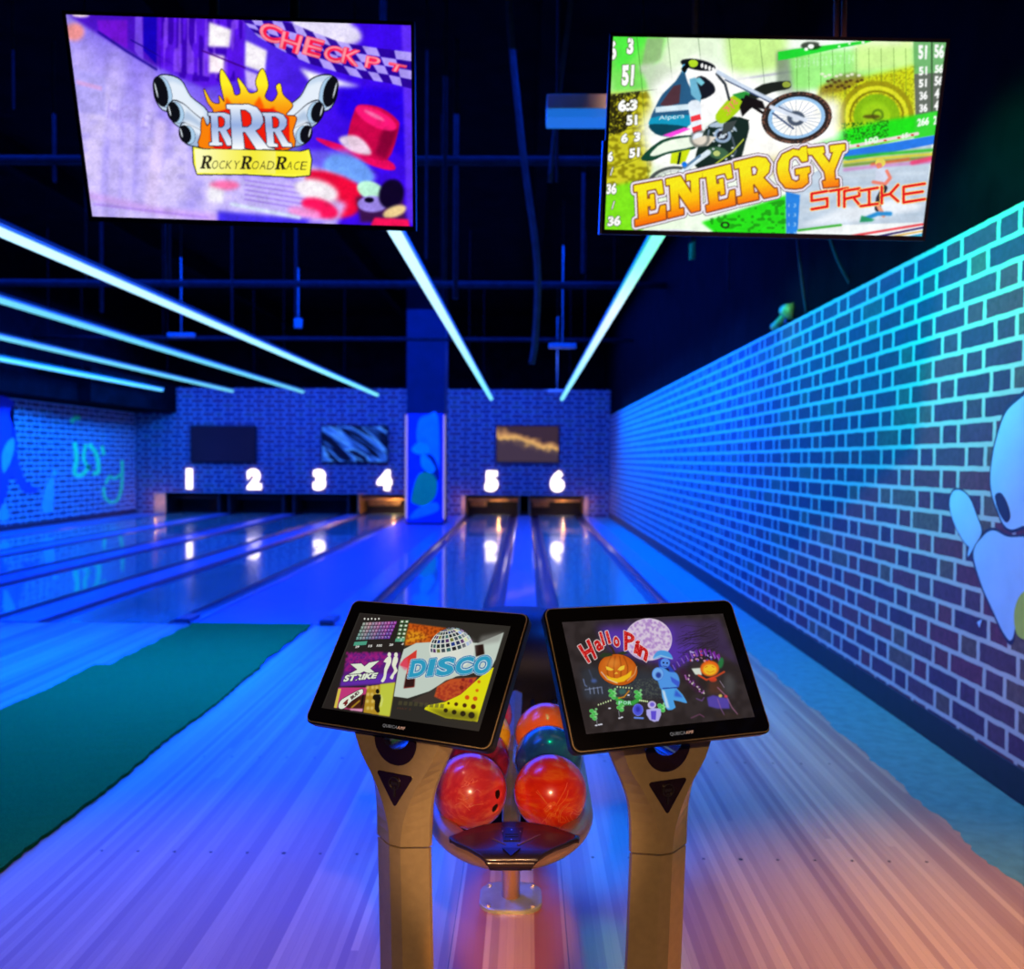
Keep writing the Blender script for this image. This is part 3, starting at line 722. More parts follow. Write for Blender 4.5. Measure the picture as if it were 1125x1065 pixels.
    L[1] = ('N',[(246,474),(352,450),(356,562),(252,588)]); L[2] = ('E',[(352,450),(440,428),(452,548),(366,570)])
    ms = [c.glyphs(GL[k], q) for k, q in L]; al = np.maximum.reduce(ms)
    c.fill(c.grow(al, 14), (70, 50, 60), 1); c.fill(c.grow(al, 12), (235, 228, 240), 1); c.fill(c.grow(al, 5), (120, 70, 50), 1); c.fill(c.grow(al, 3), (150, 70, 20), 1)
    base_y = 612 - (c.CX - 156) * .19; g = np.clip((base_y - c.CY) / 110, 0, 1)
    col = np.where((g > .45)[..., None], lerpc((g - .45) / .4, (255, 205, 10), (250, 245, 30)), lerpc(g / .45, (250, 110, 10), (255, 205, 10)))
    dots = ((np.sin(c.CX * .95 + c.CY * .2) * np.sin(c.CY * .95 - c.CX * .18)) > .35)
    col = np.where(dots[..., None], col * np.array([.88, .72, .5]), col)
    c.img = np.where((al > 0)[..., None], col, c.img)
    # STRIKE lettering : stroke letters
    def sk(k, x, y, w):
        Z = {'S': [[(1,0),(0,.05),(0,.48),(1,.45),(1,.95),(0,1)]], 'T': [[(0,.05),(1,0)],[(.5,.03),(.5,1)]], 'R': [[(0,1),(0,.05),(1,0),(1,.45),(0,.55)],[(.6,.5),(1,1)]], 'I': [[(0,.05),(1,0)],[(.5,.03),(.5,1)],[(0,1),(1,.97)]],
             'K': [[(0,0),(0,1)],[(0,.55),(.5,.5),(1,0)],[(.5,.5),(1,1)]], 'E': [[(1,0),(0,.05),(0,1),(1,.95)],[(0,.5),(.9,.47)]]}[k]
        for wd, co_ in ((12, (255, 225, 110)), (8, (225, 10, 25))):
            for s_ in Z: c.stroke([(x + u * w, y + v * 48 - u * w * .12) for u, v in s_], wd, co_)
    for k, x, y, w in (('S',674,514,46),('T',728,506,52),('R',770,506,44),('I',818,505,50),('K',880,496,48),('E',944,494,62)): sk(k, x, y, w)

def art_disco(c):
    c.img[:] = (46, 44, 40)
    c.crop(350, 670, 8.192)
    m = c.mask([[(380,40),(820,80),(640,970),(35,890)]]); c.fill(m, (38, 34, 32))
    n = c.noise(.03, .03, 4); n2 = c.noise(.08, .08, 9)
    # score sheet
    for j in range(5):
        for i in range(11):
            x = 400 + i * 28 - j * 14; y = 118 + j * 32 - i * 1
            c.poly([(x,y),(x+24,y-1),(x+17,y+26),(x-7,y+27)], (150 - j * 12 + (i % 3) * 20, 160 - i * 10, 150 + i * 3))
            c.stroke([(x+3,y+6),(x+12,y+14)], 4, (225,235,225), .8)
    for i in range(5): c.ell(415 + i * 32, 84 + (i % 2) * 3, 7, 9, (245,245,235))
    for j in range(5):
        for i in range(2): c.poly([(738+i*42-j*8,96+j*36),(772+i*42-j*8,98+j*36),(764+i*42-j*8,124+j*36),(730+i*42-j*8,122+j*36)], (96,140,90)); c.ell(752+i*42-j*8, 110+j*36, 10, 8, (235,240,225))
    c.poly([(325,292),(440,284),(428,318),(314,326)], (80,170,140)); c.poly([(694,262),(780,254),(772,290),(688,290)], (90,175,140)); c.text('2', [(735,262),(755,262),(750,284),(730,284)], (220,240,220))
    for x, t in ((335,'29'),(452,'15'),(528,'102'),(640,'20'),(748,'4')): c.text(t, [(x,325-(x-335)*.06),(x+14*len(t)+8,325-(x-335)*.06),(x+14*len(t),345-(x-335)*.06),(x-6,347-(x-335)*.06)], (235,235,230), 1, .05)
    # X STRIKE panel
    m = c.poly([(270,390),(740,390),(690,660),(195,690)], (95, 30, 130), 1, 5)
    m = c.mask([[(250,380),(640,380),(560,520),(230,560)]]); c.fill(c.soft(m * (n2 > .45), 3), (170, 30, 130), .8)
    c.poly([(215,600),(700,570),(685,660),(195,690)], (105, 50, 190), .8, 5)
    for a in range(10): c.ell(290 + (a % 5) * 60, 430 + (a // 5) * 45, 16, 16, (200, 50, 150), .6, 2, inner=.6)
    X = [(288,490),(385,485),(415,512),(455,478),(548,460),(465,530),(535,590),(450,575),(410,555),(345,588),(255,592),(350,540)]
    c.poly(X, (238,250,225), 1, 0, 3, (60,20,80))
    c.text('STRIKE', [(232,590),(540,566),(528,618),(222,650)], (238,250,225), 1, .06, line=3, lc=(50,15,70), shear=.2)
    W2 = (245,250,225)
    c.ell(637, 405, 16, 20, W2); c.poly([(622,425),(650,425),(655,470),(632,520),(615,560),(605,620),(580,655),(562,640),(585,600),(592,530),(610,480),(585,470)], W2, sm=2)
    c.ell(697, 408, 16, 22, W2); c.poly([(680,425),(712,430),(712,470),(695,510),(712,550),(680,590),(668,628),(642,612),(662,580),(680,545),(660,500),(668,460)], W2, sm=2)
    # lower pair
    c.poly([(180,700),(440,700),(395,915),(140,880)], (205, 60, 130), 1, 1); c.poly([(180,710),(205,712),(165,885),(140,880)], (225,205,80)); c.poly([(270,810),(430,760),(400,905),(250,885)], (70, 30, 20), 1, 3)
    c.poly([(180,870),(200,820),(260,780),(380,718),(400,728),(390,760),(300,820),(240,880),(200,892)], (240,250,230), 1, 0, 3, (40,20,20), sm=3)
    c.text('4', [(232,810),(275,805),(255,865),(215,865)], (120,20,20), 1, .08); c.text('BUD', [(285,785),(360,730),(372,752),(300,812)], (60,20,20), 1, .05)
    c.poly([(395,770),(410,760),(400,850),(378,880)], (20,10,10)); c.stroke([(300,880),(370,820)], 14, (200,160,40), .9, 2); c.poly([(280,890),(400,890),(395,918),(290,905)], (235,160,200), 1, 2)
    c.poly([(440,690),(690,655),(640,962),(405,925)], (190,150,40), 1, 1); c.poly([(555,670),(690,655),(640,960),(545,945)], (205,215,70), 1, 3)
    for k in range(12): c.ell(440 + (k % 3) * 42 + (k % 2) * 6, 700 + (k // 3) * 62, 14, 16, (250,225,130), .7, 3)
    c.ell(532, 735, 17, 22, (20,18,8)); c.poly([(500,765),(560,765),(558,820),(545,870),(552,915),(530,925),(505,890),(508,820),(488,800)], (20,18,8), sm=2); c.stroke([(560,770),(576,810),(560,870)], 8, (250,255,200), .8, 3)
    # DISCO side
    c.crop(430, 670, 7.343)
    c.poly([(140,110),(440,150),(420,270),(110,290)], (215, 95, 20), 1, 3); c.poly([(130,170),(230,180),(300,230),(110,280)], (245, 170, 30), .9, 10); c.fill(c.soft(c.mask([[(140,110),(440,150),(420,260),(110,280)]]) * (n2 > .55), 2), (120, 40, 10), .6)
    c.poly([(100,320),(200,270),(340,262),(700,270),(905,185),(840,400),(800,480),(520,540),(300,660),(130,715),(20,700),(60,450)], (208, 222, 210), 1, 1)
    c.poly([(720,215),(905,180),(870,260),(690,290)], (150,150,145), .6, 8)
    c.poly([(100,400),(205,325),(185,625),(100,635),(130,470),(70,450)], (225, 60, 50), 1, 1); c.poly([(60,440),(130,380),(140,470),(110,490)], (240, 80, 120), .7, 4); c.poly([(120,520),(190,540),(185,622),(100,632)], (50, 24, 24), 1, 3)
    c.poly([(670,290),(740,280),(750,360),(680,380)], (40, 20, 18), 1, 2)
    c.poly([(160,735),(300,665),(440,570),(520,545),(700,545),(640,650),(520,730),(380,765),(260,770)], (66, 56, 50), 1, 1)
    c.poly([(370,620),(480,560),(690,545),(640,640),(540,700),(430,740),(345,700)], (205, 85, 40), 1, 2); c.fill(c.soft(c.mask([[(370,620),(690,545),(640,640),(430,740),(345,700)]]) * (n2 > .5), 2), (150, 30, 30), .5)
    m = c.poly([(560,690),(660,600),(720,545),(800,490),(820,470),(720,800),(690,900),(440,870),(270,800),(290,775),(430,750)], (240, 225, 20), 1, 1)
    g = np.clip((560 + (760 - 560) * 0 + 820 - c.CY - (c.CX - 400) * .3) / 220, 0, 1); c.img = np.where((m > 0)[..., None], lerpc(g, (190, 140, 30), (240, 235, 20)), c.img)
    c.poly([(280,790),(700,830),(690,910),(420,880)], (60, 56, 30), .6, 10)
    for x, y, r, cc in ((705,582,13,(225,110,20)),(690,652,13,(225,100,20)),(610,708,18,(225,70,20)),(675,718,18,(225,80,20)),(522,762,15,(60,20,10)),(590,772,17,(60,20,10)),(660,782,20,(90,20,10)),(438,812,17,(30,20,10)),(506,826,19,(30,22,10)),(576,838,22,(30,24,12)),(645,850,26,(30,26,14)),(578,566,14,(140,30,30)),(640,575,16,(160,30,60)),(565,630,16,(130,30,20)),(460,755,10,(50,20,10))): c.ell(x, y, r, r, cc, .9, 1)
    for k in range(9): c.poly([(60+k*42,735+k*3),(90+k*42,737+k*3),(84+k*42,770+k*3),(54+k*42,768+k*3)], (86,82,52), .6, 1)
    c.text('MAY 5', [(50,785),(160,795),(155,812),(45,802)], (110,60,40), .7)
    # mirror ball
    c.ell(485, 320, 180, 165, (236, 240, 228), 1)
    for j in range(7):
        for i in range(-5, 6):
            la0, la1 = radians(4 + j * 13), radians(14 + j * 13); lo0, lo1 = radians(i * 15 + 1.5), radians(i * 15 + 12.5)
            tl = radians(-12)
            def S(la, lo):
                x = 176 * sin(lo) * cos(la); y = -160 * sin(la) + 10 * 0 + 40 * cos(lo) * cos(la) - 40
                return (490 + x * cos(tl) - y * sin(tl), 345 + x * sin(tl) + y * cos(tl))
            k = (i * 7 + j * 3) % 9
            cc = [(30,34,40),(40,50,90),(60,110,110),(30,60,140),(70,80,90),(30,30,50),(120,130,60),(40,60,70),(90,50,110)][k]
            if i > 2: cc = tuple(min(255, q + 110) for q in cc)
            c.poly([S(la0, lo0), S(la0, lo1), S(la1, lo1), S(la1, lo0)], cc)
    c.ell(620, 320, 55, 80, (225,232,225), .55, 12)
    c.poly([(300,385),(680,340),(680,420),(300,450)], (208, 222, 210), .0)
    # DISCO letters
    Q = [('D',[(166,410),(290,396),(268,534),(136,548)]),('I',[(312,400),(362,394),(332,534),(280,538)]),('S',[(382,395),(522,383),(494,524),(354,538)]),('C',[(534,386),(672,376),(648,514),(504,528)]),('O',[(682,380),(816,370),(788,514),(652,524)])]
    for t, q in Q: c.text(t, q, (240,250,250), 1, .07, line=8, lc=(240,250,250))
    for t, q in Q: c.text(t, q, (20, 110, 170), 1, .07, line=6, lc=(20, 110, 170))
    for t, q in Q: c.text(t, q, (225, 245, 250), 1, .06, line=2, lc=(225,245,250))
    for t, q in Q: c.text(t, q, (45, 165, 205), 1, .045)

def art_hallo(c):
    c.img[:] = (44, 38, 40)
    c.crop(610, 675, 8.192)
    n = c.noise(.02, .02, 4); n2 = c.noise(.05, .05, 9); n3 = c.noise(.12, .12, 10)
    c.fill(c.soft((n > .5).astype(float), 6), (64, 56, 58), .5)
    c.poly([(380,120),(1000,90),(1250,95),(1300,300),(1120,480),(850,420),(520,330)], (92, 55, 185), .95, 22)
    c.poly([(230,480),(560,480),(1000,540),(1000,760),(500,760),(260,760)], (50, 58, 70), .8, 16); c.fill(c.soft(c.mask([[(480,620),(980,560),(980,760),(480,760)]]) * (n3 > .6), 1), (90, 100, 90), .6)
    # moon (centre in the second zoom)
    c.crop(710, 670, 8.192)
    c.ell(20, 270, 212, 190, (232, 215, 238), 1, 1); mm = ((((c.CX - 20) / 205) ** 2 + ((c.CY - 270) / 184) ** 2) < 1); c.fill(c.soft(mm * np.clip((n2 * .6 + n3 * .4 - .42) * 4, 0, 1), 2) * mm, (170, 120, 205), .75)
    m = c.mask([[(240,110),(660,90),(830,500),(700,420),(500,330),(260,330)]]); c.fill(c.soft(m, 12), (70, 50, 105), .6)
    r = np.random.RandomState(3)
    for k in range(34):
        x, y = 660 - r.rand() * 60, 110 + k * 8; pts = [(x, y)]
        for q in range(6): x -= 40 + r.rand() * 25; y += r.rand() * 46 - 6; pts.append((x, y))
        c.stroke(pts, 3.4, (40, 30, 46), .75)
    c.crop(610, 675, 8.192)
    c.ell(300, 700, 40, 60, (70,80,100), .3, 8)
    # graves
    for k in range(4): c.stroke([(310+k*36,660),(318+k*36,715)], 8, (150,165,205), .8, 1)
    c.stroke([(270,680),(420,655)], 7, (150,165,205), .8, 1); c.stroke([(255,585),(270,640),(285,650)], 9, (120,140,190), .8, 1); c.ell(350, 600, 26, 18, (80,110,190), .8, 4); c.stroke([(305,500),(340,590)], 6, (90,110,160), .7, 2)
    # HalloPin lettering
    LT_ = [('H',[(205,290),(305,225),(375,395),(300,440)],0),('a',[(345,250),(400,225),(440,310),(385,340)],0),('l',[(396,168),(416,160),(452,278),(432,285)],0),('l',[(452,158),(472,152),(504,262),(482,270)],0),('o',[(522,215),(560,195),(590,285),(535,300)],0),('P',[(620,150),(720,190),(700,300),(625,330)],0),('i',[(725,240),(765,240),(745,360),(705,350)],0),('n',[(765,275),(845,330),(820,430),(740,370)],0)]
    for t, q, _ in LT_: c.text(t, q, (240,225,225), 1, .03, line=4, lc=(250,235,235))
    for t, q, _ in LT_: c.text(t, q, (200, 16, 22), 1, .03, line=1, lc=(200, 16, 22))
    for t, q, _ in LT_: c.fill(c.glyphs(text_contours(t, -.01), q) * (n3 > .55), (250, 90, 80), .8)
    # pumpkin
    m = c.ell(565, 500, 176, 138, (205, 95, 22), 1, 0, 12, 2, (30,12,4))
    for dx, w in ((-120, 50), (-60, 60), (0, 66), (64, 60), (120, 46)): c.ell(560 + dx, 500 + dx * .15, w * .62, 126 - abs(dx) * .45, (232, 125, 35), .5, 6, 8)
    for dx in (-92, -32, 34, 94): c.stroke([(560+dx*.6,380),(560+dx,480),(560+dx*.8,600)], 7, (120, 45, 10), .75, 2, 4)
    c.ell(520, 440, 60, 40, (250,165,70), .5, 10)
    c.poly([(455,470),(480,475),(530,500),(500,510),(465,500)], (255, 215, 60)); c.poly([(560,500),(590,470),(628,460),(620,495),(590,510)], (255, 215, 60)); c.poly([(530,540),(550,520),(570,535)], (255,200,60))
    c.poly([(455,545),(500,570),(560,578),(640,545),(690,505),(680,560),(620,605),(545,620),(480,590)], (255, 200, 30), 1, 1); c.stroke([(415,520),(470,585),(560,620)], 8, (245,235,225), .8, 1); c.stroke([(735,470),(715,540),(650,600)], 7, (245,200,150), .8, 1)
    c.stroke([(530,350),(515,310),(490,285)], 18, (60, 42, 28), 1, 1); c.poly([(390,385),(430,350),(500,352),(520,372),(440,390)], (40, 60, 38), 1, 1); c.poly([(560,350),(610,335),(670,350),(600,365)], (40, 60, 38), 1, 1)
    # green pin rows
    GR = (70, 190, 80)
    for x, y, h_ in ((330,870,90),(500,690,80),(570,800,80),(730,700,80),(940,820,60)):
        for k in range(4): c.ell(x + k * 2 + (k % 2) * 22, y + k * h_ / 4, 20, 15, GR, .95, 1, 0, 1, (170, 250, 170)); c.ell(x + k * 2 + 40 - (k % 2) * 10, y + k * h_ / 4 - 16, 12, 10, (150, 235, 150), .9, 1)
    c.stroke([(560,765),(620,800),(700,800),(760,760)], 40, (60, 175, 70), .95, 2)
    for k, t in enumerate('POR'): c.text(t, [(570+k*42,780),(605+k*42,780),(605+k*42,812),(570+k*42,812)], (190,245,225), .9, .04)
    c.ell(605, 695, 34, 26, (60,110,100), .9, 3); c.stroke([(570,755),(620,745),(665,690)], 10, (235, 150, 30), 1, 1)
    for x0, y0, x1, y1 in ((390,815,500,775),(560,655,690,665),(760,775,830,785)):
        for k in range(6): c.ell(x0 + (x1 - x0) * k / 5, y0 + (y1 - y0) * k / 5, 6, 8, (220,245,180))
    for x, y in ((370,1000),(395,994),(415,990),(580,935),(600,926),(490,846),(660,728)): c.ell(x, y, 12, 6, (235,235,250))
    c.stroke([(370,930),(378,985)], 6, (150,160,170), .8); c.stroke([(572,870),(578,920)], 6, (150,160,170), .8)
    # blue ghost letters & small figure
    c.ell(745, 860, 44, 50, (80, 90, 230), 1, 1, 0, 2, (150, 160, 255)); c.ell(745, 855, 20, 26, (50, 50, 180), .9, 3); c.stroke([(715,930),(790,935)], 16, (110,150,250), 1, 1)
    c.ell(870, 815, 38, 34, (215,205,250), 1, 1); c.ell(872, 812, 22, 20, (110, 90, 220), .9, 2); c.poly([(820,860),(950,850),(930,960),(850,950)], (190,185,250), 1, 1, sm=2); c.poly([(860,870),(910,870),(905,950),(865,945)], (90, 70, 220), .9, 1)
    # blue skeleton gunman
    c.crop(710, 670, 8.192)
    c.poly([(110,455),(215,450),(210,500),(270,580),(240,640),(150,640),(130,560)], (40,70,190), 1, 2, sm=2)
    c.poly([(60,435),(90,385),(130,368),(200,380),(240,440),(200,440),(130,430),(75,445)], (80, 165, 240), 1, 1, sm=2); c.stroke([(70,440),(130,415),(235,445)], 9, (190,225,255), .9, 2)
    c.ell(170, 480, 42, 42, (90, 150, 245), 1, 1); c.ell(155, 478, 9, 8, (15,20,60)); c.ell(188, 482, 8, 8, (15,20,60)); c.stroke([(150,508),(185,512)], 5, (20,30,90)); c.poly([(140,530),(200,530),(215,590),(160,580)], (14,20,50), 1, 2)
    c.poly([(100,530),(150,520),(210,560),(270,570),(300,640),(270,710),(140,720),(110,660),(90,600)], (85, 160, 245), 1, 2, sm=3); c.ell(105, 580, 50, 56, (120, 185, 255), 1, 2, 0, 2, (60, 110, 220)); c.ell(110, 590, 24, 26, (30, 50, 150), .9, 3)
    c.poly([(135,715),(270,705),(360,820),(350,840),(245,815),(265,880),(200,905),(170,860)], (80, 170, 245), 1, 1, sm=2); c.poly([(140,720),(165,730),(210,890),(180,880)], (220,240,255), .9, 3); c.poly([(265,720),(330,790),(250,780)], (50,80,210), .8, 4)
    c.stroke([(150,710),(280,700)], 10, (30,50,150), .9, 1); c.poly([(215,600),(300,650),(290,700),(230,650)], (60, 90, 220), .9, 2)
    # purple train arc and lantern figure
    for k in range(11):
        a = k / 10; x = 230 + a * 400; y = 500 - sin(a * 2.3) * 150 + a * 30
        c.poly([(x,y-10),(x+26,y-22),(x+44,y+40),(x+18,y+54)], (70 + k * 6, 40, 160), 1, 1); c.stroke([(x+6,y),(x+30,y+42)], 5, (190,170,235), .8, 1)
    for k in range(26):
        x, y = 360 + r.rand() * 240, 380 + r.rand() * 90; c.ell(x, y, 12, 9, [(200,190,240),(220,60,80),(90,60,190),(240,170,190),(30,20,60)][k % 5], .85, 1, r.rand() * 90)
    c.stroke([(330,560),(400,640),(470,720)], 70, (60, 30, 60), .8, 8)
    for k in range(30):
        t = r.rand(); x, y = 330 + t * 160 + r.rand() * 40, 570 + t * 140 + r.rand() * 50; c.ell(x, y, 10, 7, [(190,110,200),(235,230,215),(120,60,150),(60,40,60)][k % 4], .85, 1, r.rand() * 90)
    c.ell(670, 480, 24, 50, (40, 130, 70), .9, 3, 10); c.poly([(405,530),(490,525),(500,590),(440,585)], (225,235,220), 1, 2)
    c.ell(570, 530, 84, 70, (245, 110, 30), 1, 3); c.ell(572, 540, 62, 48, (255, 205, 40), 1, 4); c.stroke([(530,520),(550,512)], 5, (220,90,20)); c.stroke([(590,512),(612,520)], 5, (220,90,20)); c.stroke([(540,555),(575,566),(610,552)], 5, (230,110,20))
    c.stroke([(470,590),(540,632),(630,600),(700,560)], 16, (235, 80, 40), .95, 2); c.ell(600, 630, 34, 22, (240,70,40), .95, 2)
    c.ell(745, 680, 55, 95, (90,92,95), .6, 14); c.poly([(560,650),(650,650),(700,760),(560,760)], (90, 56, 44), .8, 10)
    c.poly([(545,790),(600,770),(740,800),(750,890),(640,890),(560,870)], (92, 75, 190), .9, 3); c.stroke([(660,640),(700,700)], 5, (190,170,200), .8, 1)
    c.stroke([(640,700),(720,780),(770,880),(820,940)], 9, (170,110,150), .85, 2); c.stroke([(640,800),(670,890),(700,945)], 8, (150,100,170), .85, 2); c.ell(665, 775, 16, 14, (240,220,110), .9, 2); c.ell(715, 780, 16, 12, (230,70,90), .9, 2)
    c.stroke([(400,975),(480,940),(520,965)], 6, (170,90,150), .8, 2); c.stroke([(450,800),(500,820),(520,790)], 8, (140,90,190), .8, 2)
    c.ell(735, 950, 120, 20, (70,50,36), .4, 8)

# ------------------------------------------------------------------ the setting
YF, YB = 8.9, 26.4          # foul line, masking wall
XW, XL = 2.42, -11.4
bm = NB(); box(bm, XL - .2, XW + .2, -3.5, 29, -.30, -.10); struct('floor', bm, M['conc'])
bm = NB(); box(bm, -2.08, 1.965, -3.4, YF, -.10, 0); ap = struct('floor', bm, M['appr'])
bm = NB(); box(bm, XL, -3.28, -3.4, YF, -.10, 0); struct('floor', bm, M['appr2'])
bm = NB(); box(bm, -3.28, -2.08, -3.4, YB + 1, -.10, -.004); struct('floor', bm, mat('painted_walkway', (.20, .11, .36, 1), .45, 0, .1, 3))
# ragged painted strip beside the right wall
bm = NB(); box(bm, 1.965, XW, -3.4, YB, -.10, -.006); struct('floor', bm, M['strip'])
bm = NB(); pts = []
for i in range(260):
    y = 1.0 + i * .035; pts.append((1.93 + .012 * sin(i * .37) + random.uniform(-.012, .012), y, .0005))
a = [bm.verts.new(p) for p in pts]; b = [bm.verts.new((1.967, p[1], .0005)) for p in pts]
for i in range(len(pts) - 1): bm.faces.new((a[i], b[i], b[i + 1], a[i + 1]))
link('paint_edge', bm, M['strip'], ap)
# rows of guide dots on the approach
bm = NB()
def dot(x, y, r=.007):
    vs_ = [bm.verts.new((x + r * cos(k * pi / 5), y + r * sin(k * pi / 5), .0008)) for k in range(10)]; bm.faces.new(vs_)
for yy in (3.74, 4.95, 8.75):
    for k in range(-5, 6):
        for cx in (-1.0, .9): dot(cx + k * .153, yy, .007 if k else .010)
link('guide_dots', bm, M['black'], ap)

bm = NB(); box(bm, XW, XW + .12, -3.4, YB + .2, .0, 2.93); wr = struct('wall_right', bm, M['brickR'])
bm = NB(); box(bm, XL - .12, XL, -3.4, YB + .2, .0, 2.93); wl = struct('wall_left', bm, M['brickL'])
bm = NB(); box(bm, XW - .014, XW, -3.4, YB, .0, .165, .003); struct('baseboard_right', bm, M['base'])
bm = NB(); box(bm, XL, XL + .012, -3.4, YB, .0, .12); struct('baseboard_left', bm, M['base'])
bm = NB(); box(bm, XW, XW + .12, -3.4, 29, 2.93, 6.2); struct('wall_right', bm, M['ceil']).location.x = .02
bm = NB(); box(bm, XL - .14, XL - .02, -3.4, 29, 2.93, 6.2); struct('wall_left', bm, M['ceil'])
bm = NB(); box(bm, XL - .12, XW + .12, 28.8, 29, 0, 6.2); struct('wall_back', bm, M['ceil'])
bm = NB(); box(bm, XL - .12, XW + .12, -3.6, -3.4, 0, 6.2); struct('wall_front', bm, M['ceil'])
bm = NB(); box(bm, XL - .12, XW + .14, -3.6, 29, 6.2, 6.3); struct('ceiling', bm, M['ceil'])
bm = NB(); box(bm, XL, XW, YB, YB + .12, .62, 3.68); wb = struct('wall_back', bm, M['brickB'])
for x0, x1 in ((XL, -10.62), (-3.36, -1.78), (1.68, XW)):
    bm = NB(); box(bm, x0, x1, YB, YB + .12, .0, .62); struct('wall_back', bm, M['brickB'], wb).name = 'lower_brickwork'
bm = NB(); box(bm, XL, XL + 1.2, YB - 5.2, YB, 2.95, 3.75); struct('trim_1', bm, M['ceil'])
bm = NB(); box(bm, XL + .01, XL + .9, 5, YB - 5.2, 2.95, 3.4); struct('trim_2', bm, M['ceil'])

# painted murals on the walls : thin coats of paint following the photo
def mural(wall, axis, val, off, pts, m, name='mural_shape', sm=5, layer=1):
    w = [hit(x, y, axis, val) for x, y in (smooth_pts(pts, sm) if sm else pts)]
    d = [0, 0, 0]; d[axis] = off * .0015 * layer
    bm = NB(); v = [bm.verts.new(Vector(p) + Vector(d)) for p in w]; bm.faces.new(v)
    r = bmesh.ops.triangulate(bm, faces=bm.faces)
    o = link(name, bm, m, wall); return o
pb = mat('pale_blue_paint', (.34, .62, .92, 1), .7, 0, .05, 6); pdk = mat('dark_outline_paint', (.02, .03, .09, 1), .7, 0, .1, 6); pgr = mat('yellow_green_paint', (.42, .55, .07, 1), .7, 0, .1, 6)
pin = [(1047,541),(1056,539),(1066,548),(1074,568),(1079,585),(1070,600),(1062,598),(1050,578),(1044,556)]
def grow_pts(p, k):
    c = np.mean(p, 0); return [tuple(c + (np.array(q) - c) * k) for q in p]
disc = [(1150,436),(1112,446),(1096,480),(1089,520),(1091,545),(1097,562),(1103,576),(1112,582),(1125,578),(1150,570)]
horn = [(1070,608),(1080,590),(1092,583),(1108,590),(1125,590),(1150,592),(1150,640),(1122,668),(1113,702),(1104,697),(1090,668),(1078,640)]
for s_ in (disc, horn, pin): mural(wr, 0, XW, -1, grow_pts(s_, 1.07), pdk, layer=1)
for s_ in (disc, horn, pin): mural(wr, 0, XW, -1, s_, pb, layer=2)
mural(wr, 0, XW, -1, [(1094,545),(1101,542),(1108,554),(1111,568),(1106,574),(1098,562)], pdk, layer=3)
mural(wr, 0, XW, -1, [(1064,612),(1074,594),(1077,574),(1072,578),(1068,592)], pb, layer=3)
mural(wr, 0, XW, -1, [(1116,668),(1126,650),(1150,645),(1150,700),(1124,702),(1116,690)], pgr, layer=3)
mural(wr, 0, XW, -1, [(1074,684),(1080,680),(1077,690)], pb, layer=3, sm=0)
# left wall figures and green lettering
db = mat('deep_blue_paint', (.03, .05, .50, 1), .7, 0, .1, 6); lb = mat('light_blue_paint', (.18, .45, .85, 1), .7, 0, .1, 6); gg = mat('green_paint', (.08, .98, .20, 1), .7, 0, .1, 6)
mural(wl, 0, XL, 1, [(-30,436),(14,440),(10,456),(18,478),(20,505),(30,530),(44,538),(26,541),(12,524),(2,555),(-30,560)], db)
mural(wl, 0, XL, 1, [(2,500),(8,486),(15,482),(14,500),(4,520)], lb, layer=2)
mural(wl, 0, XL, 1, [(46,560),(50,536),(57,524),(59,536),(57,562)], lb); mural(wl, 0, XL, 1, [(-4,571),(0,560),(5,555),(9,562),(9,571)], lb, layer=2)
mural(wl, 0, XL, 1, [(57,519),(60,516),(63,520),(60,524)], lb)
def wall_stroke(pts, wd):
    p = smooth_pts(pts, 4, False); L, R = [], []
    for i in range(len(p)):
        t = p[min(i + 1, len(p) - 1)] - p[max(i - 1, 0)]; t = t / (np.linalg.norm(t) + 1e-6); nrm = np.array([-t[1], t[0]]) * wd / 2
        L.append(hit(*(p[i] + nrm), 0, XL)); R.append(hit(*(p[i] - nrm), 0, XL))
    bm = NB(); o = Vector((.0015, 0, 0))
    l = [bm.verts.new(Vector(q) + o) for q in L]; r = [bm.verts.new(Vector(q) + o) for q in R]
    for i in range(len(l) - 1): bm.faces.new((l[i], l[i + 1], r[i + 1], r[i]))
    link('mural_lettering', bm, gg, wl)
wall_stroke([(78,464),(83,459),(88,460)], 5); wall_stroke([(82,486),(84,505),(82,520),(90,522),(98,512)], 5); wall_stroke([(94,488),(92,505),(99,515)], 4)
wall_stroke([(98,488),(106,500),(108,518),(102,520)], 5); wall_stroke([(112,490),(114,500)], 4)
wall_stroke([(134,506),(134,530),(130,548),(122,552),(115,546),(114,535)], 3.5); wall_stroke([(116,532),(120,524),(126,526),(134,520)], 3)

# column with painted wrap
bm = NB(); box(bm, -3.02, -2.06, 22.9, 23.8, 0, 6.2); colm = struct('column', bm, mat('column_paint', (.01, .012, .05, 1), .7, 0, .2, 3))
wrapm = mat('column_wrap_blue', (.05, .08, .65, 1), .5, 0, .2, 3)
bm = NB(); box(bm, -3.0, -2.08, 22.86, 22.9, .02, 2.78); link('mural_wrap', bm, wrapm, colm)
bm = NB(); box(bm, -3.0, -2.08, 22.84, 22.9, .0, .05); link('kick_strip', bm, M['base'], colm)
def colpatch(pts, m, layer):
    w = [hit(x, y, 1, 22.86) for x, y in smooth_pts(pts, 5)]
    bm = NB(); v = [bm.verts.new(Vector(p) + Vector((0, -.002 * layer, 0))) for p in w]; bm.faces.new(v); bmesh.ops.triangulate(bm, faces=bm.faces); link('mural_shape', bm, m, colm)
cyan = mat('teal_paint', (.05, .9, .75, 1), .6, 0, .1, 5); gp = mat('mid_green_paint', (.06, .95, .16, 1), .6, 0, .1, 5); sb = mat('sky_blue_paint', (.14, .65, .95, 1), .6, 0, .1, 5); nv = mat('navy_paint', (.01, .02, .15, 1), .6, 0, .1, 5)
colpatch([(460,462),(470,456),(481,458),(482,520),(474,512),(468,492),(458,484)], sb, 1)
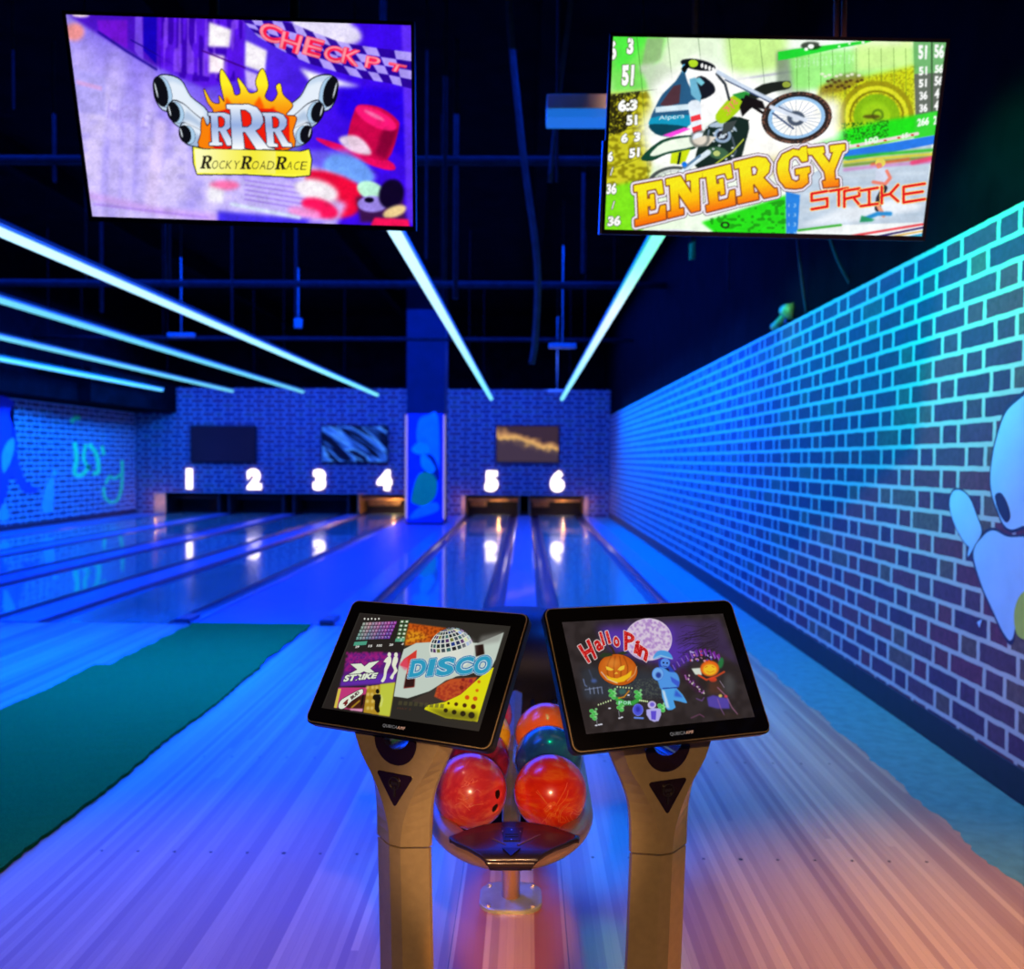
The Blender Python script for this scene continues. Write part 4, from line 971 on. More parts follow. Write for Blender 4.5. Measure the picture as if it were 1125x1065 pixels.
colpatch([(453,492),(460,486),(470,490),(472,498),(464,500),(454,497)], cyan, 2)
colpatch([(464,500),(474,500),(481,512),(482,528),(470,524),(462,512)], nv, 2)
colpatch([(462,502),(468,500),(478,514),(474,520),(464,514)], cyan, 3)
colpatch([(452,548),(456,530),(462,520),(474,520),(480,530),(478,546),(466,556),(454,553)], gp, 3)
colpatch([(450,570),(460,558),(478,552),(482,560),(470,566)], sb, 2)
for x in (-3.02, -2.06):
    bm = NB(); box(bm, x - .018, x + .018, 22.84, 22.88, .15, 2.75); link('edge_light', bm, glow('pink_white_edge_light', (.50, .42, .85, 1), .8), colm)

# ------------------------------------------------------------------ lanes, gutters, capping
PX = [-9.82, -7.92, -6.01, -4.11, -1.0, .90]
groups = [(-8.87, 0, 1), (-5.06, 2, 3), (-.05, 4, 5)]
ord_ = ['first lane from the left wall', 'second lane from the left wall', 'third lane from the left wall', 'fourth lane from the left, beside the painted column', 'lane just right of the column, ending under number 5', 'lane nearest the right brick wall, ending under number 6']
for i, x in enumerate(PX):
    t = tag(empty('bowling_lane', (x, YF, 0)), 'glossy blue-lit bowling lane, ' + ord_[i], 'bowling lane', 'bowling lanes')
    bm = NB(); box(bm, -.525, .525, 0, YB - YF + 1.2, -.10, -.002); link('lane_bed', bm, M['lane'], t)
    for s in (-1, 1):
        bm = NB(); sec = []
        for y in (0.0, YB - YF + 1.2):
            sec.append([Vector((s * (.528 + .115) + .115 * cos(a), y, -.012 - .075 * sin(abs(a)))) for a in np.linspace(pi, 0, 9)] + [Vector((s * .643 + .115, y, -.0985)), Vector((s * .643 - .115, y, -.0985))])
        link('gutter', loft(bm, sec), M['gutter'], t)
cps = [(XL + .03, -10.585, 'beside the left wall'), (-9.055, -8.685, 'between the two leftmost lanes'), (-7.155, -6.775, 'between the second and third lanes from the left'), (-5.245, -4.875, 'between the third and fourth lanes from the left'), (-3.345, -3.285, 'left of the painted column'), (-2.075, -1.765, 'just right of the painted column'), (-.235, .135, 'between the two lanes right of the column'), (1.665, 1.95, 'beside the right brick wall')]
for x0, x1, lab in cps:
    bm = NB(); box(bm, x0, x1, YF + .02, YB + .1, -.098, .012, .012)
    o = link('divider_capping', bm, M['cap'], None); tag(o, 'long flat blue-lit lane capping ' + lab, 'lane divider', 'lane divider cappings')
# pinsetters behind the masking wall
for i, x in enumerate(PX):
    t = tag(empty('pinsetter_bay', (x, YB + .14, 0)), ['dark pinsetter opening under number 1, tan post at its left', 'dark pinsetter opening under number 2', 'dark pinsetter opening under number 3', 'brown-lit pinsetter opening under number 4', 'dark pinsetter opening under number 5, right of the column', 'dark pinsetter opening under number 6, near the right wall'][i], 'pinsetter', 'pinsetter openings')
    bm = NB(); box(bm, -.78, .78, 1.3, 1.36, -.095, .62); link('rear_curtain', bm, M['darkin'], t)
    for s in (-1, 1):
        bm = NB(); box(bm, s * .80 - .02, s * .80 + .02, 0, 1.3, .014, .62)
        link('kickback', bm, M['warmin'] if i in (3, 4, 5) else M['darkin'], t)  # brown copy paints the warm light seen in these bays
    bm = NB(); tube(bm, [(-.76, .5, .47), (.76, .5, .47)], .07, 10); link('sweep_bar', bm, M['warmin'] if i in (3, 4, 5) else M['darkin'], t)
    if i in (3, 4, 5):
        bm = NB(); box(bm, -.7, .3 if i == 3 else -.2, 1.0, 1.05, .22, .5, .02); link('pit_reflection', bm, M['warmin'], t)  # brown slab stands for the orange reflection inside
for x, lab in ((-10.68, 'left of the number 1 opening'), (-3.28, 'beside the painted column at the number 4 opening'), (-1.82, 'left of the number 5 opening'), (1.74, 'right of the number 6 opening')):
    w = .17 if x < -10 else .055
    bm = NB(); box(bm, x - w, x + w, YB - .03, YB - .005, .015, .60, .004)
    tag(link('wooden_post', bm, M['tan']), 'short tan wooden post ' + lab, 'post', 'tan posts by the pinsetters')
# lit lane numbers
numm = glow('number_glow', (1.0, .86, .84, 1), 2.6)
for i, x in enumerate(PX):
    mw = Matrix.Translation((x, YB - .0195, .99)) @ Matrix.Rotation(pi / 2, 4, 'X')
    o = text_mesh_obj('lane_number', str(i + 1), .72, numm, None, mw, .02, .05)
    tag(o, 'glowing white number %d on the far brick wall' % (i + 1), 'lane number', 'glowing lane numbers')
# far television screens
def art_tv(kind):
    m, n, b = base('far_screen_' + kind)
    v, x, y, z = n.coords()
    if kind == 'black': col = n.ramp(n.noise(v, 2), [(0, (.002, .002, .02, 1)), (1, (.004, .004, .03, 1))])
    elif kind == 'blue':
        q = n.noise(n.comb(n.math('ADD', n.math('MULTIPLY', x, .9), n.math('MULTIPLY', z, 1.3)), n.math('MULTIPLY', x, .35)), 2.3, 2, .4, .9)
        col = n.ramp(q, [(.40, (.001, .002, .02, 1)), (.50, (.02, .12, .85, 1)), (.54, (.05, .25, 1, 1)), (.6, (.002, .006, .05, 1))])
    else:
        h = n.math('ADD', z, n.math('MULTIPLY', x, .25)); q = n.math('ADD', h, n.math('MULTIPLY', n.noise(v, 3.4, 3), .5))
        col = n.ramp(q, [(.10, (.05, .03, .04, 1)), (.22, (.10, .06, .05, 1)), (.30, (.8, .45, .12, 1)), (.38, (.45, .22, .08, 1)), (.5, (.04, .02, .02, 1))])
    b.inputs['Base Color'].default_value = (.01, .01, .01, 1); b.inputs['Roughness'].default_value = .2
    n.l.new(col, b.inputs['Emission Color']); b.inputs['Emission Strength'].default_value = 1.1; b.inputs['Specular IOR Level'].default_value = .1
    return m
for (x0, x1, kd, lab) in ((210, 280, 'black', 'dark switched-off flat television on the far brick wall above numbers 1 and 2'), (354, 425, 'blue', 'flat television with blue swirls on the far brick wall above numbers 3 and 4'), (546, 613, 'gold', 'flat television with golden picture on the far brick wall above numbers 5 and 6')):
    a = hit(x0, 468, 1, YB - .1); b = hit(x1, 508, 1, YB - .1); cx, cz = (a[0] + b[0]) / 2, (a[2] + b[2]) / 2; w, h = b[0] - a[0], 1.02
    t = tag(empty('wall_television', (cx, YB - .1, cz)), lab, 'television', 'televisions on the far wall')
    bm = NB(); box(bm, -w / 2 - .03, w / 2 + .03, .005, .09, -h / 2 - .03, h / 2 + .03, .01); link('housing', bm, M['black'], t)
    bm = NB(); box(bm, -w / 2, w / 2, 0, .01, -h / 2, h / 2); link('screen', bm, art_tv(kd), t)

# ------------------------------------------------------------------ LED tubes
def led_mat(name, stops, strength):
    m, n, b = base(name)
    v, x, y, z = n.coords()
    col = n.ramp(n.math('DIVIDE', y, 24.5), stops)
    b.inputs['Base Color'].default_value = (.3, .3, .3, 1); n.l.new(col, b.inputs['Emission Color']); b.inputs['Emission Strength'].default_value = strength
    return m
CY_ = (.20, .85, .78, 1); WH = (.75, 1.0, 1.0, 1); BL = (.0, .16, 1.0, 1); GN = (.0, .42, .10, 1)
led = {'left': led_mat('led_left', [(0, WH), (.35, (.55, .93, 1, 1)), (.8, (.22, .85, .9, 1)), (1, CY_)], 1.25),
       'far': led_mat('led_far', [(0, (.22, .85, .9, 1)), (.6, CY_), (1, CY_)], .85),
       'green': led_mat('led_green', [(0, (.18, 1, .42, 1)), (.30, (.25, 1, .55, 1)), (.39, WH), (.7, (.35, .92, 1, 1)), (1, CY_)], 1.2)}
side = {'blue': led_mat('led_halo_blue', [(0, (0, .12, 1, 1)), (.6, (0, .10, .8, 1)), (1, (0, .1, .4, 1))], .8), 'green': led_mat('led_halo_green', [(0, (0, .5, .08, 1)), (.36, (0, .45, .08, 1)), (.43, (0, .12, .9, 1)), (1, (0, .1, .4, 1))], .8)}
strips = [(PX[0], 3.46, 'far', 'blue', 'leftmost and lowest cyan light tube, nearest the left wall'), (PX[1], 3.44, 'far', 'blue', 'second cyan light tube from the left wall'), (PX[2], 3.43, 'far', 'blue', 'third cyan light tube from the left, ending above number 2'), (PX[3] + .1, 3.36, 'left', 'blue', 'bright white-blue light tube sloping from the left edge to above number 4'),
          (-.95, 3.27, 'left', 'blue', 'bright white-blue light tube descending from behind the left television'), (.94, 3.27, 'green', 'green', 'light tube with green near end descending from behind the right television')]
for x, z, k, sd, lab in strips:
    t = tag(empty('led_tube_light', (x, 0, z)), lab, 'ceiling light', 'long light tubes over the lanes')
    y0, y1 = (3.6 if x < -2 else 4.4), 24.4
    bm = NB(); tube(bm, [(0, y0 + (y1 - y0) * q / 12, 0) for q in range(13)], .043, 12); link('diffuser', bm, led[k], t, True)
    bm = NB(); box(bm, -.054, .054, y0 - .02, y1 + .02, .012, .034); link('halo_bar', bm, side[sd], t)  # self-glowing bar imitates the coloured halo beside the tube
    bm = NB(); box(bm, -.04, .04, y0 - .03, y1 + .03, .044, .075); link('housing', bm, M['black'], t)
    for yy in (5, 10, 15, 20):
        bm = NB(); tube(bm, [(0, yy, .085), (0, yy, 6.2 - z)], .003, 5); link('suspension_wire', bm, M['rod'], t)

# ------------------------------------------------------------------ ceiling clutter
for k, (px_, Y, y1) in enumerate(((95, 9, 380), (112, 11, 360), (185, 9, 340), (255, 12, 380), (325, 14, 350), (420, 7, 300), (468, 8, 330), (488, 9, 370), (500, 10, 385), (612, 7, 200), (640, 12, 300), (760, 8, 330), (800, 10, 320), (885, 12, 300), (960, 9, 290), (15, 8, 120), (60, 10, 200))):
    a = hit(px_, y1, 1, Y)
    if a[0] > 2.2: continue
    bm = NB(); tube(bm, [(a[0], Y, max(a[2], 3.4)), (a[0], Y, 6.19)], .012 + .008 * (k % 3), 6)
    tag(link('hanger_rod', bm, M['rod']), 'thin dark vertical rod hanging from the black ceiling', 'rod', 'thin rods hanging from the ceiling')
def cable(pts, Y, r, lab):
    p = [hit(x, y, 1, Y) for x, y in smooth_pts(pts, 6, False)]
    bm = NB(); tube(bm, p, r, 7); tag(link('hanging_cable', bm, M['cable'], None, True), lab, 'cable')
cable([(556, -60), (560, 20), (566, 90), (576, 180), (590, 290), (588, 370), (584, 400)], 8, .03, 'thick blue-grey cable hanging in the middle between the two televisions')
cable([(632, -60), (625, 20), (614, 100), (604, 200)], 8, .022, 'bluish cable leaning right beside the small beige ceiling box')
cable([(912, 262), (920, 285), (934, 312), (945, 330)], 7, .012, 'pale curved cable under the right television')
cable([(876, 262), (880, 300), (886, 345)], 8, .012, 'thin straight cable below the middle of the right television')
for k, (Y, z, r) in enumerate(((10, 4.9, .05), (16, 4.7, .06), (21, 4.4, .04))):
    bm = NB(); tube(bm, [(XL, Y, z), (XW, Y, z)], r, 12); tag(link('ceiling_pipe', bm, M['rod'], None, True), ['nearest dark pipe crossing under the ceiling', 'thick dark pipe crossing under the ceiling, in the middle', 'farthest dark pipe crossing under the ceiling'][k], 'pipe')
for k, (x, lab) in enumerate(((-7.5, 'left'), (-3.6, 'middle'), (.2, 'right'))):
    bm = NB(); box(bm, x - .09, x + .09, -3.3, 28.7, 5.8, 6.18); tag(link('ceiling_beam', bm, M['ceil']), 'black steel beam running along the ceiling, %s of three' % lab, 'beam')
for (x, y, Y, w, h, lab) in ((198, 368, 17, .50, .07, 'small pale strip fixture above the third light tube'), (618, 380, 16, .48, .08, 'small pale strip fixture between the two centre light tubes'), (327, 355, 18, .14, .18, 'small grey box fixture left of the centre'), (612, 430, 24, .5, .08, 'small bluish strip fixture at the top of the far wall')):
    a = hit(x, y, 1, Y); bm = NB(); box(bm, a[0] - w / 2, a[0] + w / 2, Y, Y + .1, a[2] - h / 2, a[2] + h / 2, .01); 
    tube(bm, [(a[0], Y + .05, a[2] + h / 2), (a[0], Y + .05, 6.19)], .008, 5)
    tag(link('small_fixture', bm, M['steel']), lab, 'ceiling fixture')
# beige box behind the right television
a = hit(601, 103, 1, 6.0); b = hit(720, 121, 1, 6.0)
t = tag(empty('ceiling_box', ((a[0] + b[0]) / 2, 6.15, b[2])), 'beige ceiling-hung box whose blue underside light is a painted glow, left of the right television', 'ceiling box')
w = (b[0] - a[0]) / 2
bm = NB(); box(bm, -w, w, -.15, .15, .012, a[2] - b[2], .006); link('housing', bm, M['beige'], t)
bm = NB(); box(bm, -w, w, -.152, .06, -.045, .01, .004); link('underside_glow', bm, glow('underside_blue_glow', (.01, .14, .62, 1), 1.0), t)  # blue light falling on the underside is imitated by emission
for s in (-1, 1):
    bm = NB(); tube(bm, [(s * w * .8, 0, a[2] - b[2]), (s * w * .8, 0, 6.2 - b[2])], .008, 6); link('hanger', bm, M['rod'], t)
# small lamp on top of the right wall
a = hit(868, 366, 0, XW + .03)
t = tag(empty('spotlight', (XW + .03, a[1], 2.93)), 'small green-yellow spotlight sitting on top of the right brick wall', 'spotlight')
gym = mat('green_gold_case', (.35, .5, .12, 1), .4, .2, .3, 20)
bm = NB(); tube(bm, [(-.02, -.12, .10), (-.02, .10, .14)], [.075, .06], 14); link('lamp_head', bm, gym, t, True)
bm = NB(); box(bm, -.05, .03, -.04, .04, 0.001, .05, .008); link('bracket', bm, M['black'], t)
bm = NB(); tube(bm, [(-.02, .14, .09), (-.03, .40, .04), (-.03, .46, .04)], .035, 10); link('cable_gland', bm, gym, t, True)

# ------------------------------------------------------------------ two hanging televisions
def hanging_tv(loc, ypr, label, art, nm, strength, poles):
    mw = pose(loc, ypr); W, H = 1.21, .681
    t = tag(empty('hanging_television', loc), label, 'television', 'televisions hanging over the approach')
    cv = Canvas(mw, W, H, 560, 316); art(cv)
    L = Matrix(mw.tolist()); L.translation = (0, 0, 0)
    cv.object('screen', t, L.copy(), strength)
    bm = NB()
    for x0, x1, z0, z1 in ((-W/2-.012, -W/2, -H/2-.018, H/2+.012), (W/2, W/2+.012, -H/2-.018, H/2+.012), (-W/2, W/2, H/2, H/2+.012), (-W/2, W/2, -H/2-.018, -H/2)): box(bm, x0, x1, -.006, .03, z0, z1)
    link('bezel', bm, M['black'], t, mw=L.copy())
    bm = NB(); box(bm, -W/2-.01, W/2+.01, .004, .06, -H/2-.016, H/2+.01, .008); link('back_housing', bm, M['black'], t, mw=L.copy())
    bm = NB(); box(bm, -.22, .22, .06, .09, -.18, .18, .01); box(bm, -.03, .03, .09, .16, -.1, .1, .01); link('mount_plate', bm, M['rod'], t, mw=L.copy())
    if nm == 'r':
        bm = NB(); box(bm, -W/2-.022, -W/2-.012, -.004, .03, -H/2-.018, -.02); link('side_trim', bm, mat('trim_blue_reflection', (.5, .6, .75, 1), .25, .8, .05, 10), t, mw=L.copy())  # bluish bar imitates the reflection along the frame edge
    for (dx, dy, r, m) in poles:
        p = L @ Vector((dx, .12, .05))
        bm = NB(); tube(bm, [tuple(p), (p.x, p.y + dy, 6.19 - loc[2])], r, 10); link('ceiling_pole', bm, m, t, True)
    return t
bp = mat('brown_pole', (.30, .20, .13, 1), .5, .2, .1, 10)
hanging_tv((-1.0297, 3.3333, 2.8635), (.4, 19.34, 1.46), 'large flat television showing a purple race street with flaming letters, hanging at upper left', art_race, 'l', 1.0, ((-.15, 0, .02, M['rod']), (.15, 0, .02, M['rod'])))
hanging_tv((.9057, 3.4562, 2.8581), (-.42, 12.29, 1.13), 'large flat television showing a green motocross picture, hanging at upper right', art_energy, 'r', 1.05, ((.27, 0, .011, bp), (.30, 0, .011, bp)))

# ------------------------------------------------------------------ touch-screen consoles
def console(tloc, ypr, sgn, d, lean, label, art):
    y0 = radians(ypr[0]); bx = tloc[0] - sin(y0) * d; by = tloc[1] + cos(y0) * d
    t = tag(empty('touchscreen_console', (bx, by, 0), y0), label, 'console', 'bronze touch-screen consoles')
    mw = pose(tloc, ypr)
    inv = (Matrix.Translation((bx, by, 0)) @ Matrix.Rotation(y0, 4, 'Z')).inverted()
    L = inv @ Matrix(mw.tolist())
    # tablet body
    W, H = .45, .297
    tb = NB(); secs = []
    for yy, k in ((-.001, -.004), (.004, 0), (.024, -.002), (.034, -.014)):
        secs.append([Vector((x, yy, z)) for x, z in rrect(W + 2 * k, H + 2 * k, .018 + k)])
    tab = link('tablet', loft(tb, secs), M['black'], t, mw=L.copy())
    bm = NB(); prism(bm, [Vector((x, -.0030, z)) for x, z in rrect(W - .012, H - .012, .013)], Vector((0, .0024, 0))); link('front_glass', bm, M['gloss'], tab)
    bm = NB(); e = []
    for k_, yy in ((0.0004, -.0012), (-.0010, -.0012), (-.0010, .0004), (0.0004, .0004)): e.append([Vector((x, yy, z)) for x, z in rrect(W + 2 * k_ - .006, H + 2 * k_ - .006, .016 + k_)])
    rings = [[bm.verts.new(p) for p in s_] for s_ in e]; n_ = len(rings[0])
    for A in range(4):
        for i in range(n_): bm.faces.new((rings[A][i], rings[A][(i + 1) % n_], rings[(A + 1) % 4][(i + 1) % n_], rings[(A + 1) % 4][i]))
    bmesh.ops.recalc_face_normals(bm, faces=bm.faces); link('bronze_edge_line', bm, M['bronze'], tab)
    sw = np.eye(4); sw[:3, 3] = (0, -.0036, 0)
    cv = Canvas(mw @ sw, .382, .228, 400, 240); art(cv)
    cv.object('screen', tab, Matrix.Translation((0, -.0036, 0)), .8)
    lm = glow('logo_silver_orange', (.55, .42, .33, 1), .55)
    for tx, al_, mm_ in (('QUBICA', 'RIGHT', glow('lettering_grey', (.30, .29, .30, 1), .5)), ('AMF', 'LEFT', glow('lettering_orange', (.75, .40, .28, 1), .7))):
        text_mesh_obj('maker_lettering', tx, .0088, mm_, tab, Matrix.Translation(((.008 if sgn < 0 else .022) + (.0008 if al_ == 'LEFT' else 0), -.0034, -.131)) @ Matrix.Rotation(pi / 2, 4, 'X'), .0002, 0, 0, al_, 1.12)
    # post: eight-sided section, sgn mirrors nothing but the lean
    wx = Vector((cos(-y0), sin(-y0), 0))          # world +x in local axes
    def sec(z, a, b, f=.029, yb=.040, c=.030):
        o = wx * (lean * (.86 - z)) if z < .86 else Vector((0, 0, 0))
        return [Vector(p) + o for p in ((-a, -f, z), (a, -f, z), (b, 0, z), (b, .010, z), (c, yb, z), (-c, yb, z), (-b, .010, z), (-b, 0, z))]
    bm = NB(); loft(bm, [sec(.012, .0135, .064), sec(.45, .0135, .0635), sec(.857, .0135, .063)]); post = link('post', bm, M['bronze'], t)
    bm = NB(); S = [sec(.861, .0135, .0645)]
    for z, a, b in ((.885, .0150, .0648), (.905, .0185, .0652), (.925, .0240, .0662), (.945, .0310, .0682), (.965, .0400, .0715), (.985, .0500, .0775), (1.005, .0620, .0855), (1.025, .0760, .0945), (1.045, .0880, .1040), (1.07, .098, .1150), (1.10, .108, .1250)):
        S.append(sec(z, a, b, .029, .034, b * .8))
    loft(bm, S); head = link('flared_head', bm, M['bronze'], t)
    cu = NB(); tube(cu, [(0, -.2, 1.078), (0, .2, 1.078)], .052, 32); co_ = link('cutter', cu, None, t)
    md = head.modifiers.new('b', 'BOOLEAN'); md.object = co_; md.operation = 'DIFFERENCE'; md.solver = 'EXACT'
    apply_mods(head); bpy.data.objects.remove(co_)
    bm = NB(); rings = []
    for r_, yy in ((.0515, -.0285), (.0515, .036), (.035, .036), (.035, -.0285)): rings.append([bm.verts.new((r_ * cos(a_), yy, 1.078 + (.016 if r_ < .05 else 0) + r_ * sin(a_))) for a_ in np.linspace(pi * 1.02, pi * 1.98, 24)])
    for A in range(4):
        for i in range(23): bm.faces.new((rings[A][i], rings[A][i + 1], rings[(A + 1) % 4][i + 1], rings[(A + 1) % 4][i]))
    bm.faces.new([r_[0] for r_ in rings]); bm.faces.new([r_[-1] for r_ in rings][::-1]); bmesh.ops.recalc_face_normals(bm, faces=bm.faces)
    link('cutout_liner', bm, M['plum'], t)
    # tablet bracket behind
    bm = NB(); box(bm, -.10, .10, .034, .060, -.09, .05, .008); link('tablet_bracket', bm, M['black'], tab)
    # triangular speaker badge
    bm = NB(); tri = []
    for cx_, cz_, a0 in ((-.038, 1.006, 90), (.0, .948, 210), (.038, 1.006, -30)):
        for q in range(6):
            an = radians(a0 + 120 * q / 5); tri.append(Vector((cx_ + .0045 * cos(an), -.0305, cz_ + .0045 * sin(an))))
    prism(bm, tri, Vector((0, .006, 0))); bd = link('speaker_badge', bm, M['plum'], t)
    bm = NB()
    r_ = []
    for rad, yy in ((.0135, -.0315), (.0135, -.0335), (.0110, -.0335), (.0110, -.0315)): r_.append([bm.verts.new((rad * cos(2 * pi * k / 28), yy, .990 + rad * sin(2 * pi * k / 28))) for k in range(28)])
    for A in range(4):
        for k in range(28): bm.faces.new((r_[A][k], r_[A][(k + 1) % 28], r_[(A + 1) % 4][(k + 1) % 28], r_[(A + 1) % 4][k]))
    box(bm, -.002, .002, -.0325, -.0305, .962, .984); box(bm, -.008, .008, -.0325, -.0305, .987, .993)
    bmesh.ops.recalc_face_normals(bm, faces=bm.faces); link('badge_emblem', bm, mat('dark_chrome', (.10, .09, .09, 1), .25, .8, .1, 20), bd)
    bm = NB(); tube(bm, [(0, 0, 0.001), (0, 0, .012)], .11, 32); fb = link('floor_plate', bm, M['rim'], t); fb.location = wx * (lean * .85)
    return t
console((-.2295, 1.8972, 1.2098), (-26.35, -36.77, -.72), -1, -.045, .024, 'bronze console with touch screen showing disco picture, left of the ball rack', art_disco)
console((.2724, 1.8495, 1.2217), (22.13, -32.09, .58), 1, -.012, -.030, 'bronze console with touch screen showing pumpkin picture, right of the ball rack', art_hallo)

# ------------------------------------------------------------------ ball return
CX_ = -.040
t = tag(empty('ball_return', (0, 0, 0)), 'bronze oval ball return rack on a single pole between the two consoles', 'ball return')
t.location = (CX_, 3.37, 0)
def R_(p): return Vector((p[0] - CX_, p[1] - 3.37, p[2]))
path = []
for k in range(0, 9): path.append((-.215, 4.0 - k * .14, .60 - .025 * k / 8))
for k in range(1, 24):
    a = pi + pi * k / 24; path.append((.215 * cos(a), 2.78 + .350 * sin(a), .575))
for k in range(0, 9): path.append((.215, 2.88 + k * .14, .575 + .025 * k / 8))
bm = NB(); tube(bm, [R_((p[0] + CX_, p[1], p[2])) for p in path], [.038] * len(path), 18, True, .034); link('rim', bm, M['rim'], t, True)
# ball rails + spine + brackets
for bx_ in (-.157, .080):
    for s in (-1, 1):
        bm = NB(); tube(bm, [R_((bx_ + s * .045, 2.62, .561)), R_((bx_ + s * .045, 3.9, .625))], .008, 8); link('ball_rail', bm, M['black'], t, True)
bm = NB(); loft(bm, [[R_((-.0385 + sx * w_, yy, zz + hz)) for sx, hz in ((-1, -.03), (1, -.03), (1, .0), (0, .012), (-1, .0))] for yy, zz, w_ in ((2.60, .585, .02), (3.9, .66, .028))]); link('centre_ridge', bm, mat('glossy_grey_ridge', (.35, .37, .40, 1), .2, .5, .1, 20), t)
for s in (-1, 1):
    bm = NB(); tube(bm, [R_((CX_ + s * .195, 2.70, .585)), R_((CX_ + s * .165, 2.60, .578)), R_((CX_ + s * .13, 2.575, .578))], .013, 8); link('cover_bracket', bm, M['black'], t, True)
for yy, zz in ((3.2, .57), (3.6, .58)):
    bm = NB(); tube(bm, [R_((CX_ - .2, yy, zz)), R_((CX_ + .2, yy, zz))], .012, 8); link('cross_bar', bm, M['black'], t, True)
# nose cover
bm = NB(); rows = []
spec = [(903, 17, 72, .610, 565), (912, 11, 71, .613, 565), (921, 2, 68, .613, 564), (927, 0, 61, .612, 563), (932, 0, 48, .611, 562.5), (938, 0, 37, .609, 562), (943, 0, 30, .604, 561.5), (947, 0, 26.5, .596, 561), (950, 0, 24, .587, 561), (953, 0, 23, .577, 561)]
for yc, cc, hw, zz, xc in spec:
    row = []
    for s in np.linspace(-1, 1, 25):
        p = hit(xc + hw * s, yc + cc * s * s, 2, zz + .004); row.append(bm.verts.new(R_(p)))
    rows.append(row)
for A, B in zip(rows, rows[1:]):
    for i in range(24): bm.faces.new((A[i], A[i + 1], B[i + 1], B[i]))
r = bmesh.ops.extrude_face_region(bm, geom=bm.faces[:]); bmesh.ops.translate(bm, verts=[v for v in r['geom'] if isinstance(v, bmesh.types.BMVert)], vec=(0, 0, -.009))
bmesh.ops.recalc_face_normals(bm, faces=bm.faces); nose = link('nose_cover', bm, M['cover'], t, True)
def onnose(pts, m, name, z=.6185, th=.003):
    bm = NB(); prism(bm, [R_(hit(x, y, 2, z)) for x, y in pts], Vector((0, 0, -th))); return link(name, bm, m, nose)
cr = lambda x, y: (470 + x / 5.625, 880 + y / 5.625)
onnose([cr(*p) for p in ((452,165),(592,165),(570,246),(468,246))], M['black'], 'button_panel')
for p in ((462, 186), (517, 178), (572, 188), (516, 238)): onnose([cr(p[0] + 4 * cos(a), p[1] + 3 * sin(a)) for a in np.linspace(0, 2 * pi, 10)[:-1]], M['steel'], 'button', .6200, .003)
for yy in (205, 220): onnose([cr(478, yy), cr(560, yy), cr(558, yy + 3), cr(480, yy + 3)], M['rod'], 'panel_slot', .6195, .002)
onnose([cr(460, 290), cr(572, 292), cr(513, 340)], M['black'], 'triangle_badge')
for p in (((395,228),(470,264),(484,270),(400,236)), ((690,206),(552,268),(560,272),(694,212))): onnose([cr(*q) for q in p], mat('cover_crease', (.12, .07, .09, 1), .25, 0, .1, 20), 'crease', .6180, .002)
# pole and plate
bm = NB(); tube(bm, [(-.006, 0, .012), (-.006, 0, .58)], .034, 20); link('pole', bm, M['rim'], t, True)
bm = NB(); pl = rrect(.232, .225, .075, 8); loft(bm, [[Vector((x - .006, y, z)) for x, y in [(p[0] * k, p[1] * k) for p in pl]] for z, k in ((.0, 1), (.012, 1), (.015, .97))]); bpz = link('base_plate', bm, M['plate'], t)
for sx in (-1, 1):
    for sy in (-1, 1):
        bm = NB(); tube(bm, [(sx * .082 - .006, sy * .082, .015), (sx * .082 - .006, sy * .082, .021)], .009, 6); link('bolt', bm, M['steel'], bpz)
# hood at the back
bm = NB(); S = []
for z, wx_, y0_, y1_ in ((.40, .20, .56, 1.05), (.50, .25, .50, 1.12), (.70, .27, .48, 1.16), (.85, .26, .52, 1.14), (.92, .22, .60, 1.06), (.95, .14, .70, .96)):
    S.append([Vector((x, (y0_ + y1_) / 2 + y, z)) for x, y in rrect(2 * wx_, y1_ - y0_, min(.12, wx_ * .8, (y1_ - y0_) * .4), 6)])
link('hood', loft(bm, S), M['spark'], t, True)
bm = NB(); box(bm, -.13, .13, .68, .98, .0, .42, .03); link('hood_pedestal', bm, M['spark'], t)

# ------------------------------------------------------------------ bowling balls
RB = .1075
def ball(x, y, z, m, label, holes=None, rot=(0, 0, 0), r=RB):
    bm = NB(); bmesh.ops.create_uvsphere(bm, u_segments=64, v_segments=36, radius=r)
    o = link('bowling_ball', bm, m, None, True, Matrix.Translation((x, y, z)))
    tag(o, label, 'bowling ball', 'bowling balls on the rack')
    if holes:
        for (px_, py_) in holes:
            d = Vector(ray(px_, py_)); oc = Vector(C0) - Vector((x, y, z))
            A = d.dot(d); B = 2 * d.dot(oc); Cc = oc.dot(oc) - r * r; tt = (-B - sqrt(max(B * B - 4 * A * Cc, 0))) / (2 * A)
            nrm = (oc + d * tt).normalized()
            cu = NB(); tube(cu, [tuple(nrm * (r * .6)), tuple(nrm * (r * 1.1))], .0128, 20); ct = link('cutter', cu, None, None, False, Matrix.Translation((x, y, z)))
            md = o.modifiers.new('b', 'BOOLEAN'); md.object = ct; md.solver = 'EXACT'; apply_mods(o); bpy.data.objects.remove(ct)
            bm = NB(); tube(bm, [tuple(nrm * (r * .62)), tuple(nrm * (r * .96))], .0126, 20); link('finger_hole', bm, M['black'], o)
    return o
red = (.75, .02, .03, 1)
